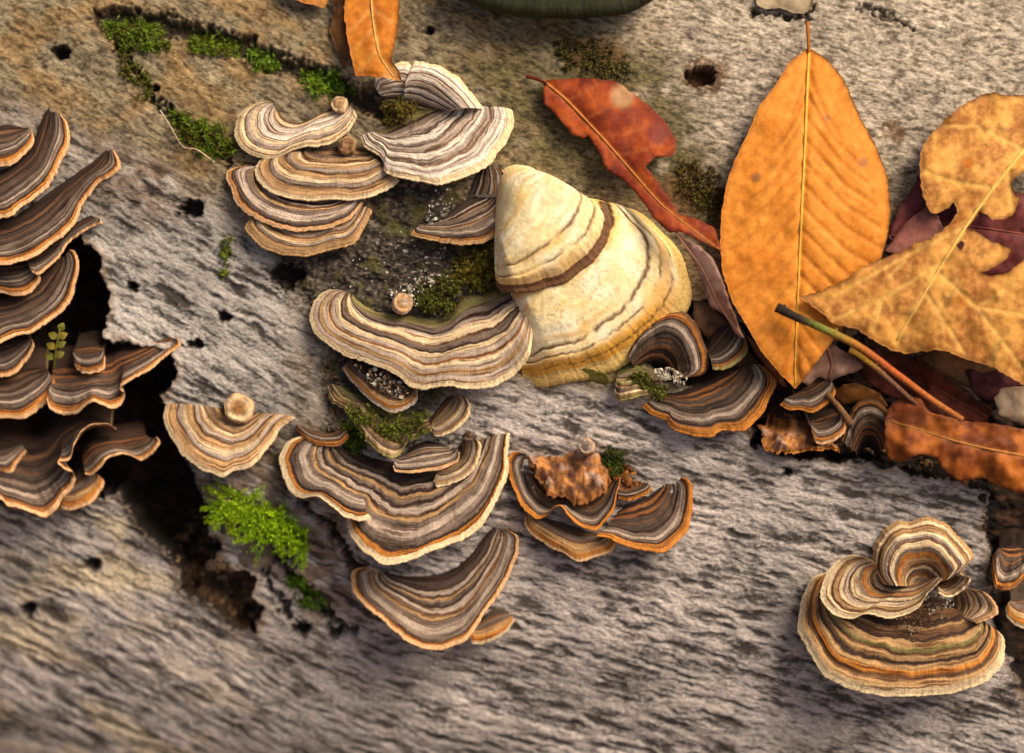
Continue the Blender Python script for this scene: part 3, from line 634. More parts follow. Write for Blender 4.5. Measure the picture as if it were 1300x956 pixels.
# --- dark brackets under the litter
fungus('fluted dark bracket with orange-tan rim just below the cream conk',
       [([(816, 514), (829, 525), (846, 530), (850, 538), (862, 546), (886, 552), (904, 552), (919, 545), (943, 545), (958, 533), (973, 512), (983, 488), (979, 473), (967, 462)],
         [(846, 501), (860, 500), (874, 496), (890, 489), (906, 481), (922, 474), (936, 469)], dict(droop=22))], G_R, pal='rust', rim='og', gain=.85)
fungus('rounded dark bracket with orange inner bands tucked behind the fluted one',
       [([(796, 448), (808, 425), (830, 404), (858, 395), (880, 407), (892, 434), (899, 464), (889, 476), (871, 480)], [(806, 468), (816, 462), (826, 458), (838, 458), (846, 464), (850, 474), (856, 482)], dict(clear=.002, bulge=.004, wav=.002, flat=True))], G_R, pal='rust', rim='br', gain=.8)
fungus('shadowed brown bracket between the rounded dark one and the dangling pink leaf edge',
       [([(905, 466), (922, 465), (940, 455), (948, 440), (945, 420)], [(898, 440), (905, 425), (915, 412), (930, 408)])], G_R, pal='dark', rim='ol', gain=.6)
fungus('small mossy ochre bracket stub under the cream conk rim',
       [([(780, 497), (786, 506), (800, 505), (812, 500), (822, 500)], [(785, 470), (795, 464), (808, 462), (818, 470)], dict(wav=.003))], G_R, pal='olive', rim='ol', gain=.9)
fungus('small dark bracket with orange rim below the tip of the big orange leaf',
       [([(991, 512), (1002, 518), (1015, 518), (1030, 521), (1048, 512), (1060, 497), (1057, 485)], [(1009, 500), (1022, 490), (1036, 480), (1048, 478)], dict(clear=.004))], G_R, pal='rust', rim='og', gain=.9)
fungus('crumpled orange bracket scrap at the edge of the bark plate',
       [([(962, 541), (968, 558), (982, 568), (1000, 574), (1018, 572), (1034, 568), (1050, 570), (1064, 572)], [(972, 540), (986, 548), (1000, 546), (1018, 552), (1036, 556), (1054, 556)], dict(wav=.004, rag=.002, conk=crust_fn(981)))], G_R, pal='rust', rim='og', clear=.004, gain=1.0)
fungus('small brown ruffled bracket above the orange scrap',
       [([(1031, 546), (1038, 560), (1050, 561), (1062, 556), (1073, 543), (1070, 530)], [(1028, 534), (1040, 530), (1052, 526), (1062, 524)], dict(clear=.006))], G_R, pal='rust', rim='pk', gain=1.0)
fungus('upright arched grey-banded bracket beside the red-brown leaf scrap',
       [([(1068, 560), (1074, 540), (1082, 522), (1092, 511), (1106, 508), (1122, 516), (1132, 534), (1134, 560)], [(1088, 574), (1092, 566), (1096, 558), (1103, 555), (1110, 558), (1114, 566), (1118, 574)], dict(clear=.002, bulge=.003, wav=.002, flat=True))], G_R, pal='rust', rim='br', gain=.8)
# --- rosette bottom right
fungus('broad olive-brown banded bracket at the bottom of the ochre rosette',
       [([(1052, 726), (1031, 735), (1019, 764), (1014, 793), (1020, 812), (1031, 832), (1041, 848), (1056, 862), (1085, 875), (1125, 882), (1170, 882), (1215, 877), (1246, 866), (1261, 856), (1273, 838), (1275, 815), (1271, 804), (1258, 797)],
         [(1060, 742), (1080, 750), (1108, 755), (1140, 758), (1170, 758), (1200, 762), (1224, 774)])], G_K, pal='earth', rim='cr', droop=26, gain=1.1, bulge=.003)
fungus('curled cream-lipped bracket wrapping the left of the ochre rosette',
       [([(1106, 709, 4), (1088, 704, 4), (1065, 710, 3), (1050, 729, 2), (1043, 751, 1), (1048, 769, 0), (1065, 781, 0), (1083, 784, 0), (1101, 778, 2), (1127, 783, 0), (1148, 780, 0), (1167, 769, 1), (1178, 753, 2), (1196, 735, 3)],
         [(1118, 728), (1120, 733), (1124, 737), (1131, 740), (1140, 741), (1150, 741), (1160, 740), (1172, 737), (1186, 732)], dict(clear=.012, droop=18))], G_K, pal='ochre', rim='cr')
fungus('fan-backed rounded bracket crowning the ochre rosette',
       [([(1122, 742), (1112, 728), (1109, 711), (1113, 691), (1125, 672), (1140, 663), (1154, 663), (1177, 658), (1195, 663), (1211, 675), (1224, 691), (1236, 706), (1228, 717), (1216, 728)],
         [(1157, 744), (1159, 740), (1163, 737), (1168, 736), (1173, 737), (1177, 740), (1179, 744)], dict(clear=.003, bulge=.0065, flat=True))], G_K, pal='ochre', rim='tn', gain=1.2)
fungus('small blunt side bracket with peach rim right of the ochre rosette',
       [([(1236, 748), (1250, 751), (1261, 761), (1267, 774), (1258, 783), (1240, 790)], [(1212, 750), (1212, 758), (1212, 766), (1211, 774), (1211, 782)], dict(clear=.007))], G_K, pal='fawn', rim='pk')
fungus('thin ruffled bracket flap under the crown of the ochre rosette',
       [([(1192, 752), (1204, 757), (1218, 752), (1228, 744), (1230, 734), (1218, 728)], [(1188, 742), (1194, 738), (1200, 735), (1206, 732), (1210, 729)], dict(clear=.012, wav=.003))], G_K, pal='ochre', rim='cr')
fungus('rusty lump of bracket on the dark wood past the bark edge',
       [([(1262, 702), (1260, 722), (1264, 742), (1280, 748), (1296, 738), (1306, 716)], [(1270, 696), (1276, 694), (1284, 692), (1292, 692), (1300, 696)], dict(wav=.004))], None, pal='rust', rim='rs', clear=.001, gain=1.2)
fungus('small glossy orange bracket with pale rim past the bark edge',
       [([(1278, 768), (1280, 780), (1290, 791), (1310, 797), (1340, 790)], [(1284, 762), (1296, 758), (1310, 752), (1330, 752)], dict(clear=.001))], None, pal='two', rim='cr', gain=1.5)

# --- knobs (young fruit bodies)
def knob(px, py, rpx, label, cols, lift=.006, flat=.6, group=None, ring=True, tiltz=0):
    c = at(px, py, lift); r = rpx * PXM
    ns, nr = 40, 26
    nn = nrm(E1 * .75 + np.array([0, 0, 1.0]) * .4 + RT * .3 * math.sin(px)); ax = nrm(np.cross(nn, [0, 1, .2])); ay = np.cross(nn, ax)
    T, A = np.meshgrid(np.linspace(0, 1, nr), np.linspace(0, 2 * math.pi, ns, endpoint=False), indexing='xy')
    sd_ = int(px * 7 + py)
    rr = r * (1 + .13 * noise(np.cos(A) * .9 + 5, np.sin(A) * .9 + 5, sd_) + .07 * noise(np.cos(A) * 6 + 5, np.sin(A) * 6 + 5, sd_ + 1))
    th = T * math.pi
    rad = rr * np.sin(th) ** .8; hz = r * flat * np.cos(th) * np.where(th < math.pi / 2, 1, 2.0)
    if ring: hz = hz - r * .15 * np.exp(-((T - .0) / .16) ** 2) + .05 * r * np.sin(T * 26 + 2 * noise(np.cos(A) * T * 3 + 2, np.sin(A) * T * 3 + 2, sd_)) * (T < .5)
    hz = hz + r * .16 * noise(np.cos(A) * T * 4 + 9, np.sin(A) * T * 4 + 3, sd_ + 2)
    V = c + rad[..., None] * (np.cos(A)[..., None] * ax + np.sin(A)[..., None] * ay) + hz[..., None] * nn
    tt = np.clip(T * 2 + .25 * noise(np.cos(A) * T * 5 + 4, np.sin(A) * T * 5 + 4, sd_), 0, 1)
    C = np.stack([np.interp(tt, np.linspace(0, 1, len(cols)), [K[q][k] for q in cols]) for k in range(3)], -1)
    C = C * (.75 + .4 * sm(-.3, .3, fbm(np.cos(A) * T * 6 + 7, np.sin(A) * T * 6 + 7, sd_ + 4, 4)))[..., None]
    C = np.where((T > .55)[..., None], np.array(K['tn']) * .7, C)
    i, j = np.meshgrid(np.arange(ns), np.arange(nr - 1), indexing='ij'); a = i * nr + j; b = ((i + 1) % ns) * nr + j
    F = np.stack([a, a + 1, b + 1, b], -1).reshape(-1, 4)
    t = thing('fungus_knob', c, label, 'fungus', group)
    top = F[(F % nr).min(1) < nr * .52]; bot = F[(F % nr).min(1) >= nr * .52]
    for nm, f in (('cap', top), ('underside', bot)):
        q, inv = np.unique(f, return_inverse=True)
        add(nm, mesh_np(nm, V.reshape(-1, 3)[q] - c, inv.reshape(-1, 4), C.reshape(-1, 3)[q], mtl=M_CRUMB), t)
    # stalk into the wood
    e = -nn * (lift + .006); pv, pf = tube(np.linspace(-nn * r * .3, e, 6), np.linspace(r * .75, r * .7, 6), 10)
    add('stalk', mesh_np('stalk', pv, pf, np.tile(np.array(K['tn']) * .6, (len(pv), 1)), mtl=M_CRUMB), t)
knob(304, 518, 19, 'round cream knob with brown centre at the back of the lone fawn fan', ['rs', 'tn', 'cr', 'pk', 'cr'], .0022, .22)
knob(431, 133, 11, 'frilled peach knob topping the saddle-shaped bracket', ['pk', 'tn', 'cr', 'pk'], .0032, .6)
knob(440, 185, 12, 'glossy brown knob between the saddle-shaped bracket and the grey-tan one', ['tn', 'br', 'tn', 'ol'], .003, .7)
knob(511, 385, 14, 'small layered pinkish knob at the back edge of the widest bracket', ['lg', 'tn', 'pk', 'lg', 'cr'], .004, .7)
knob(745, 567, 11, 'little orange-rimmed button on the rusty crust', ['gy', 'lg', 'og'], .006, .7)

# --- the cream conk, two growth tiers
def conk_fn(gbase, hump, groove):
    def f(T, Sx, s_m, prof, tw, inn, mg):
        p = hump * np.sin(np.pi * np.clip(T, 0, 1) ** .8 * .86 + .22) - .0035 * sm(.86, 1, T) ** 2
        sf = np.linspace(0, 1, len(s_m))[:, None]; p = p * (.25 + .75 * np.sin(np.pi * np.clip(.06 + .88 * sf, 0, 1)) ** .7) - .004 * (sm(.14, 0, sf) + (sm(.90, 1, sf) if gbase > .9 else 0)) * sm(0, .3, T)
        p = p + .0009 * fbm(Sx / 22, T * 2, 901, 2) + .0005 * fbm(Sx / 45, tw * 14, 902, 2)
        for t0, dp, wd in groove: p = p - dp * np.exp(-((tw - t0) / wd) ** 2)
        X = (inn[:, None, 0] * (1 - T) + mg[:, None, 0] * T) * PXM * 1000; Y = (inn[:, None, 1] * (1 - T) + mg[:, None, 1] * T) * PXM * 1000
        k = sm(-.2, .4, fbm(X / 9, Y / 9, 903, 4))
        c = mix((.84, .66, .34), (.88, .77, .52), k)
        c = mix(c, np.array([.76, .38, .06]) * np.ones(3), .55 * sm(.05, .45, fbm(Sx / 40, tw * 12, 904, 3)))
        c = mix(c, np.array([.68, .33, .05]) * np.ones(3), sm(.86, .92, tw) * gbase * (1 - .8 * sm(.45, .7, sf)))
        for t0, dp, wd in groove:
            g = np.exp(-((tw + .012 * fbm(X / 2, Y / 2, 911, 2) - t0) / (wd * .9)) ** 2) * sm(-.25, .15, fbm(Sx / 11, T * 2, int(905 + t0 * 100), 3) + .12)
            c = mix(c, np.array([.10, .035, .010]) * np.ones(3), np.clip(g * 1.1, 0, .95))
        sp = sm(.50, .62, noise(X / .9, Y / .9, 906) + .7 * fbm(X / 9, Y / 9, 907))
        c = mix(c, np.array([.30, .17, .06]) * np.ones(3), sp * .4)
        bl = sm(.24, .42, fbm(X / 7, Y / 7, 908, 5)); c = mix(c, np.array([.40, .22, .07]) * np.ones(3), bl * .3)
        if gbase > .9:                              # stained growth step below the upper tier
            q = segdist(X / PXM / 1000, Y / PXM / 1000, [(659, 369), (687, 364), (718, 354), (749, 331), (768, 306), (775, 284), (768, 264)]) + 5 * fbm(X / 3, Y / 3, 921, 3)
            c = mix(c, np.array([.66, .34, .06]) * np.ones(3), .75 * sm(20, 9, q)); c = mix(c, np.array([.09, .035, .012]) * np.ones(3), .95 * sm(9, 4, q)); p = p - .0012 * sm(9, 2, q)
        return p, tw, c
    return f
fungus('thick cream hoof-shaped conk with ochre rim and dark growth groove',
       [([(662, 474, 0), (672, 476, 0), (684, 478, 0), (714, 473, 0), (749, 467, 0), (787, 453, 0), (822, 429, 0), (849, 405, 0), (866, 381, 0), (868, 360, 0), (861, 329, 1), (849, 308, 2), (828, 287, 3), (804, 267, 4), (783, 258, 4), (768, 262, 4)],
         [(646, 352), (640, 332), (636, 310), (636, 290), (640, 270), (650, 256), (664, 248), (680, 246), (696, 250)],
         dict(pro=.30, conk=conk_fn(1.0, .010, [(.80, .0006, .013), (.87, .0005, .007), (.94, .0003, .005)]), droop=30, th=.02, edge=.005, tm=.975)),
        ([(628, 352, 3), (636, 361, 3), (659, 365, 3), (687, 360, 3), (718, 350, 3), (749, 326, 3), (766, 302, 3), (771, 281, 3), (762, 263, 3), (745, 255, 2), (722, 252, 2)],
         [(628, 300), (628, 280), (630, 262), (633, 244), (638, 229), (647, 220), (660, 216), (676, 218), (690, 226)],
         dict(pro=.30, conk=conk_fn(.5, .011, [(.72, .0006, .015), (.86, .0007, .012)]), droop=30, th=.012, edge=.0026, rim='br', clear=.013, tm=.965))],
       None, rim='oc', name='conk', rag=.0004, bulge=0, root=.02)
fungus('dark green algae-coated conk overhanging the olive bark',
       [([(580, -60, 0), (584, -38, 0), (596, -22, 0), (622, -10, 0), (660, -3, 0), (710, 0, 0), (760, -1, 0), (796, -8, 0), (822, -22, 0), (836, -40, 0), (842, -70, 0)],
         [(610, -120), (640, -126), (700, -130), (760, -128), (810, -120)],
         dict(conk=lambda T, Sx, s_m, prof, tw, inn, mg: (.010 * np.sin(np.pi * T ** .8 * .86 + .2) + .001 * fbm(Sx / 10, T * 4, 951, 3), tw,
              mix(mix((.03, .035, .012), (.26, .25, .07), sm(-.2, .35, fbm(Sx / 6, T * 7, 952, 4))), np.array([.03, .025, .015]) * np.ones(3), np.clip(sm(.86, .96, T) + .8 * sm(.2, .4, fbm(Sx / 8, tw * 12, 953, 3)), 0, 1))),
              droop=30, th=.02, edge=.010, clear=.012, tm=.97))], None, rim='mossy', pore=M_PORE_DARK, name='conk', rag=.0003, bulge=0, root=.02)
# ------------------------------------------------------------------ leaves
def rbf(anch):
    A = np.array(anch, float); X = A[:, :2] / 100; n = len(A)
    Kk = np.linalg.norm(X[:, None] - X[None], axis=2) + np.eye(n) * .02
    Pm = np.c_[np.ones(n), X]; M = np.block([[Kk, Pm], [Pm.T, np.zeros((3, 3))]])
    s = np.linalg.solve(M + 1e-9 * np.eye(n + 3), np.r_[A[:, 2], 0, 0, 0])
    def f(px, py):
        Q = np.stack([px, py], 1) / 100
        return np.linalg.norm(Q[:, None] - X[None], axis=2) @ s[:n] + s[n] + Q @ s[n + 1:]
    return f
def jag(pts, step, amp, seed):
    p = np.array(pts + [pts[0]], float)
    L = np.r_[0, np.cumsum(np.linalg.norm(np.diff(p, axis=0), axis=1))]; n = max(8, int(L[-1] / step)); s = np.linspace(0, L[-1], n, endpoint=False)
    q = np.stack([np.interp(s, L, p[:, k]) for k in (0, 1)], 1); t = np.roll(q, -1, 0) - np.roll(q, 1, 0); t = nrm(t + 1e-9)
    return q + np.stack([-t[:, 1], t[:, 0]], 1) * (amp * (fbm(s / 9, s * 0 + seed, seed, 3)))[:, None]
def leaf(label, outline, anch, c1, c2, midrib, veins=(), vein_c=(.62, .33, .06), holes=(), spots=(), curl=1.0, jagamp=2.2, step=4.0, mw=2.2, vw=2.0,
         seed=1, petiole=None, thick=.0003, dirt=.35, vfac=.55, cat='leaf', group='fallen autumn leaves', back=None, mid_c=None, name='fallen_leaf', edge_c=None, net=0, vein2=None, blotch=.35):
    b = jag(outline, step, jagamp, seed); loops = [b] + [jag(h, step, jagamp, seed + 9) for h in holes]
    hf = rbf(anch)
    x0, y0 = b.min(0); x1, y1 = b.max(0)
    gx_, gy_ = np.meshgrid(np.arange(x0, x1, step), np.arange(y0, y1, step)); r = np.random.default_rng(seed)
    gx_ = gx_.ravel() + r.uniform(-.3, .3, gx_.size) * step; gy_ = gy_.ravel() + r.uniform(-.3, .3, gy_.size) * step
    sdv = polyd(gx_, gy_, [tuple(q) for q in b])
    for h in loops[1:]: sdv = np.minimum(sdv, -polyd(gx_, gy_, [tuple(q) for q in h]))
    k = sdv > step * .45
    pts = [tuple(q) for q in np.vstack(loops)] + list(zip(gx_[k], gy_[k])); edges = []; o = 0
    for l in loops: edges += [(o + q, o + (q + 1) % len(l)) for q in range(len(l))]; o += len(l)
    vs_, es_, fs_, *_ = delaunay_2d_cdt([Vector(p) for p in pts], edges, [], 0, 1e-4)
    xy = np.array([tuple(v) for v in vs_]); F = np.array([f[:] for f in fs_ if len(f) == 3])
    cx = xy[F].mean(1); ok = polyd(cx[:, 0], cx[:, 1], [tuple(q) for q in b]) > 0
    for h in loops[1:]: ok &= polyd(cx[:, 0], cx[:, 1], [tuple(q) for q in h]) < 0
    F = F[ok]; px, py = xy[:, 0], xy[:, 1]
    dm = segdist(px, py, midrib) if midrib else np.full(px.shape, 99.)
    dv = np.full(px.shape, 99.)
    for v in veins: dv = np.minimum(dv, segdist(px, py, v))
    inside = polyd(px, py, [tuple(q) for q in b])
    h = hf(px, py) * .001 + curl * .0016 * fbm(px / 60, py / 60, seed + 3, 3) + curl * .00018 * fbm(px / 14, py / 14, seed + 4, 3)
    h = h - .0006 * np.exp(-(dm / 5) ** 2) - .00035 * np.exp(-(dv / 3.5) ** 2)
    P = at(px, py) + rays(px, py) * (-h)[:, None]
    n1 = fbm(px / 45, py / 45, seed + 5, 4); n2 = fbm(px / 8, py / 8, seed + 6, 4)
    c = mix(c1, c2, sm(-blotch, blotch, n1 + .45 * n2))
    c = mix(c, np.array(vein2 or vein_c) * np.ones(3), vfac * np.exp(-(dv / vw) ** 2))
    c = mix(c, np.array(vein_c) * np.ones(3), np.exp(-(dm / mw) ** 2) * .9)
    if net:
        nv_ = np.minimum(np.abs(noise(px / 11 + .5 * n2, py / 11, seed + 8)), np.abs(noise(px / 17 + 4, py / 17 + .5 * n2, seed + 10)))
        c = mix(c, np.array(vein_c) * np.ones(3), net * np.exp(-(nv_ / .06) ** 2))
    c = mix(c, np.array(c1) * .35, dirt * sm(.18, .5, fbm(px / 22, py / 22, seed + 7, 4)))
    c = mix(c, (np.array(edge_c) if edge_c else np.array(c1) * .5) * np.ones(3), .6 * sm(7, 1, inside + 3 * n2))
    for sx, sy, sr, sc in spots: c = mix(c, np.array(sc) * np.ones(3), sm(sr * 1.15, sr * .6, np.hypot(px - sx, py - sy) + 2 * n2))
    if back: c = mix(c, np.array(back) * np.ones(3), 1.0)
    N_ = -nrm(rays(px, py)); org = P.mean(0) - E1 * .001
    nV = len(P); V2 = np.vstack([P, P - N_ * thick])
    from collections import Counter
    ed = np.sort(np.vstack([F[:, [0, 1]], F[:, [1, 2]], F[:, [2, 0]]]), 1); key = ed[:, 0] * nV + ed[:, 1]
    u_, ix, ct = np.unique(key, return_index=True, return_counts=True); be = ed[ix[ct == 1]]
    S = np.vstack([np.c_[be[:, 0], be[:, 1], be[:, 1] + nV], np.c_[be[:, 0], be[:, 1] + nV, be[:, 0] + nV]])
    # make faces look towards the viewer side
    nf = np.cross(P[F[:, 1]] - P[F[:, 0]], P[F[:, 2]] - P[F[:, 0]]); fl = (nf * N_[F[:, 0]]).sum(1) < 0
    F[fl] = F[fl][:, ::-1]
    t = thing(name, org, label, cat, group)
    add('blade', mesh_np('blade', V2 - org, np.vstack([F, F[:, ::-1] + nV, S]), np.vstack([c, c * .8]), mtl=M_LEAF), t)
    def rib(nm, path, w0, w1, colr, lift=.0001):
        q = resample([(a, b_, 0) for a, b_ in path], 40); hh = hf(q[:, 0], q[:, 1]) * .001 + curl * .0016 * fbm(q[:, 0] / 60, q[:, 1] / 60, seed + 3, 3) + curl * .00018 * fbm(q[:, 0] / 14, q[:, 1] / 14, seed + 4, 3) - .0006 + lift
        Q = at(q[:, 0], q[:, 1]) + rays(q[:, 0], q[:, 1]) * (-hh)[:, None]
        V, F_ = tube(Q, np.linspace(w0, w1, 40) * PXM, 8)
        add(nm, mesh_np(nm, V - org, F_, np.tile(colr, (len(V), 1)), mtl=M_LEAF), t)
    if midrib: rib('midrib', midrib, mw * .9, mw * .35, mid_c or vein_c)
    if petiole: rib('petiole', petiole, 2.6, 2.0, np.array(c1) * .55, .0006)
    return t
# large elliptic leaf
mid1 = [(1027, 62), (1024, 130), (1021, 200), (1017, 280), (1013, 370), (1010, 440), (1009, 490)]
def side_veins(mid, n, spread, wl, wr):
    q = resample([(a, b, 0) for a, b in mid], n + 2)[1:-1]; out = []
    for i, (x, y, _) in enumerate(q):
        f = math.sin(math.pi * (i + 1) / (n + 1)) ** .6
        out.append([(x, y), (x - wl * f * .55, y + spread * .42), (x - wl * f, y + spread * .62)]); out.append([(x, y), (x + wr * f * .55, y + spread * .42), (x + wr * f, y + spread * .62)])
    return out
def side_veins_up(mid, n, rise, wl, wr):
    return [[(v[0][0], v[0][1]), (v[1][0], v[1][1]), (v[2][0], v[2][1])] for v in side_veins(mid, n, rise, wl, wr)]
leaf('large smooth orange elliptic leaf with yellow midrib, standing against the log',
     [(1027, 60), (1014, 70), (1002, 79), (985, 107), (964, 134), (950, 168), (935, 198), (923, 230), (916, 270), (914, 305), (917, 345), (930, 384), (946, 410), (967, 447), (988, 472), (1010, 494), (1022, 480), (1033, 465), (1051, 441), (1085, 400), (1112, 350), (1127, 300), (1131, 267), (1127, 225), (1113, 187), (1092, 149), (1072, 102), (1051, 76)],
     [(1027, 60, 5), (950, 170, 7), (1110, 180, 8), (915, 290, 9), (1020, 270, 12), (1130, 270, 9), (1010, 400, 11), (1010, 490, 9), (1070, 410, 9), (1022, 160, 9)],
     (.66, .20, .018), (.76, .28, .038), mid1, side_veins(mid1, 14, 135, 95, 105), (.80, .42, .07), curl=.8, jagamp=1.6, step=2.2, net=.12, seed=11, petiole=[(1025, 28), (1026, 45), (1027, 66)], dirt=.10, vfac=.42, vw=2.0, vein2=(.44, .115, .014), blotch=.7,
     spots=[(1095, 205, 7, (.42, .16, .05)), (960, 225, 6, (.40, .15, .05)), (1050, 150, 5, (.42, .16, .05))])
mid2 = [(690, 103), (720, 128), (760, 170), (800, 215), (840, 260), (880, 292), (912, 316)]
leaf('torn red-brown leaf with toothed edge, slanting down beside the cream conk',
     [(690, 102), (718, 100), (749, 99), (785, 104), (805, 120), (825, 135), (845, 155), (859, 179), (855, 199), (833, 199), (819, 211), (833, 227), (849, 251), (861, 271), (888, 279), (908, 290), (916, 320), (900, 312), (884, 304), (862, 294), (849, 296), (829, 275), (809, 247), (789, 227), (769, 215), (761, 195), (746, 171), (741, 176), (726, 171), (706, 147), (690, 132)],
     [(690, 105, 3), (760, 100, 4), (859, 180, 6), (745, 172, 5), (820, 212, 10), (860, 275, 14), (912, 315, 16), (800, 232, 9), (850, 295, 15)],
     (.20, .022, .005), (.42, .075, .010), mid2, [[(720, 128), (760, 108)], [(740, 150), (795, 130)], [(765, 175), (830, 160)], [(785, 198), (840, 185)], [(735, 145), (712, 150)]], (.50, .17, .04), seed=12, petiole=[(668, 97), (680, 100), (694, 106)], dirt=.5, vfac=.3, curl=1.0, jagamp=2.5,
     spots=[(790, 122, 17, (.42, .22, .10)), (835, 170, 16, (.20, .035, .02))])
leaf('pale pink curled underside of a leaf hanging past the cream conk',
     [(855, 292), (868, 300), (888, 312), (905, 328), (916, 352), (928, 388), (940, 418), (945, 430), (934, 424), (920, 400), (900, 388), (893, 358), (876, 322)],
     [(857, 294, 15), (890, 315, 16), (900, 385, 12), (944, 428, 10), (915, 350, 17)], (.42, .20, .14), (.60, .36, .28), [(858, 296), (890, 340), (915, 390), (942, 427)], (), (.45, .2, .12), seed=13, curl=.6, dirt=.3, mw=1.6)
leaf('orange leaf whose brown tip touches the violet-grey fan',
     [(436, -70), (436, 0), (437, 21), (441, 50), (446, 74), (451, 96), (471, 97), (492, 99), (510, 104), (507, 90), (497, 77), (500, 60), (504, 45), (507, 15), (506, -30), (500, -80), (470, -100)],
     [(440, 0, 4), (505, 0, 6), (450, 95, 9), (508, 102, 10), (475, 50, 11), (470, -90, 4)], (.46, .13, .012), (.64, .22, .025), [(468, -90), (470, -20), (474, 30), (482, 70), (500, 98)], [[(472, 10), (445, 40)], [(476, 35), (448, 66)], [(480, 60), (458, 90)], [(472, 10), (500, 30)]], (.72, .36, .10), seed=14, curl=1.4, dirt=.25,
     spots=[(500, 98, 16, (.50, .22, .06))])
leaf('narrow orange leaf scrap lying over the top crack', [(330, -40), (362, -6), (385, 4), (412, 10), (420, -4), (430, -40)], [(340, -30, 4), (412, 8, 3), (425, -30, 4), (380, -10, 5)], (.50, .17, .03), (.60, .25, .05), None, seed=15, curl=.6)
leaf('curled dark brown leaf strip beside the orange leaf', [(420, -30), (424, 15), (418, 40), (426, 62), (434, 84), (440, 86), (441, 60), (436, 30), (440, -30)], [(422, -20, 5), (428, 40, 2), (438, 84, 3), (438, 10, 5)], (.12, .045, .015), (.26, .11, .03), None, seed=16, curl=2, dirt=.6)
# maroon leaves under the maple leaf, then the maple leaf itself
leaf('dark maroon leaf lying in shade under the tan maple leaf', [(1128, 300), (1140, 265), (1158, 240), (1170, 215), (1210, 230), (1260, 240), (1330, 250), (1330, 350), (1250, 350), (1180, 330), (1140, 320)],
     [(1130, 300, 2), (1170, 220, 3), (1320, 250, 4), (1320, 340, 2), (1200, 320, 2)], (.10, .016, .014), (.22, .05, .05), [(1132, 300), (1200, 285), (1320, 300)], (), (.25, .07, .05), seed=17, curl=1.5)
leaf('dusky pink-brown leaf edge beneath the maroon leaf', [(1124, 318), (1150, 282), (1176, 262), (1192, 275), (1200, 295), (1178, 316), (1150, 332)], [(1126, 316, 4), (1176, 265, 6), (1196, 292, 6), (1150, 330, 5)], (.28, .09, .07), (.40, .17, .13), None, seed=18, curl=1)
leaf('brown leaf fragment in the dark gap under the tan maple leaf', [(1165, 455), (1190, 440), (1230, 448), (1275, 470), (1290, 486), (1262, 492), (1232, 494), (1205, 480), (1180, 486)], [(1170, 455, 2), (1285, 485, 2), (1230, 450, 5), (1210, 485, 0)], (.16, .06, .02), (.32, .15, .06), None, seed=19, curl=1.5)
leaf('pinkish tan leaf scrap behind the tip of the large elliptic leaf', [(1012, 482), (1030, 462), (1046, 440), (1058, 436), (1074, 448), (1092, 458), (1096, 468), (1080, 474), (1062, 480), (1054, 486), (1040, 478), (1026, 490)],
     [(1014, 482, 4), (1050, 440, 6), (1094, 466, 5), (1050, 484, 5)], (.30, .15, .10), (.46, .27, .19), [(1050, 440), (1056, 462), (1052, 484)], (), (.3, .13, .08), seed=20, curl=2)
leaf('pale grey-tan leaf corner sticking out above the red-brown leaf', [(1262, 505), (1272, 492), (1300, 490), (1340, 495), (1340, 545), (1296, 540), (1268, 528)], [(1264, 508, 3), (1300, 490, 4), (1335, 540, 4)], (.34, .20, .12), (.50, .34, .22), None, seed=21, curl=1.5)
leaf('curled plum leaf rib standing in the dark gap', [(1160, 450), (1168, 452), (1174, 470), (1182, 492), (1176, 496), (1166, 474)], [(1162, 450, 3), (1178, 494, 1), (1172, 470, 5)], (.14, .03, .02), (.26, .08, .05), None, seed=22)
leaf('deep red-brown leaf buried in the gap below the tan maple leaf', [(1085, 452), (1110, 440), (1150, 448), (1190, 470), (1230, 500), (1262, 520), (1250, 540), (1205, 536), (1160, 515), (1120, 500), (1095, 480)],
     [(1088, 455, 0), (1150, 450, 2), (1250, 525, 1), (1170, 515, 0)], (.07, .014, .008), (.17, .035, .016), [(1090, 458), (1170, 485), (1255, 530)], (), (.20, .06, .03), seed=41, curl=2)
leaf('dark plum leaf folded under the right end of the tan maple leaf', [(1225, 470), (1260, 462), (1340, 480), (1340, 520), (1300, 522), (1262, 512), (1236, 500)], [(1228, 472, 3), (1335, 485, 4), (1330, 518, 2), (1250, 505, 2)], (.06, .012, .012), (.15, .035, .035), None, seed=42, curl=2)
leaf('rusty torn leaf scrap wedged between the big orange leaf and the twig', [(1056, 500), (1070, 488), (1090, 486), (1118, 500), (1128, 516), (1112, 520), (1090, 510), (1070, 514)], [(1058, 500, 1), (1100, 490, 3), (1126, 516, 1)], (.16, .05, .012), (.34, .13, .03), None, seed=43, curl=2)
leaf('brown rotting leaf pressed to the wood left of the big orange leaf', [(880, 372), (898, 384), (920, 404), (940, 430), (962, 460), (975, 490), (960, 486), (930, 470), (905, 440), (880, 410)], [(882, 376, 0), (940, 430, 1), (970, 486, 1), (900, 435, 0)], (.05, .02, .01), (.14, .06, .025), None, seed=44, curl=2)
midm = [(1345, 130), (1300, 190), (1260, 240), (1226, 288), (1190, 345), (1160, 395), (1138, 432)]
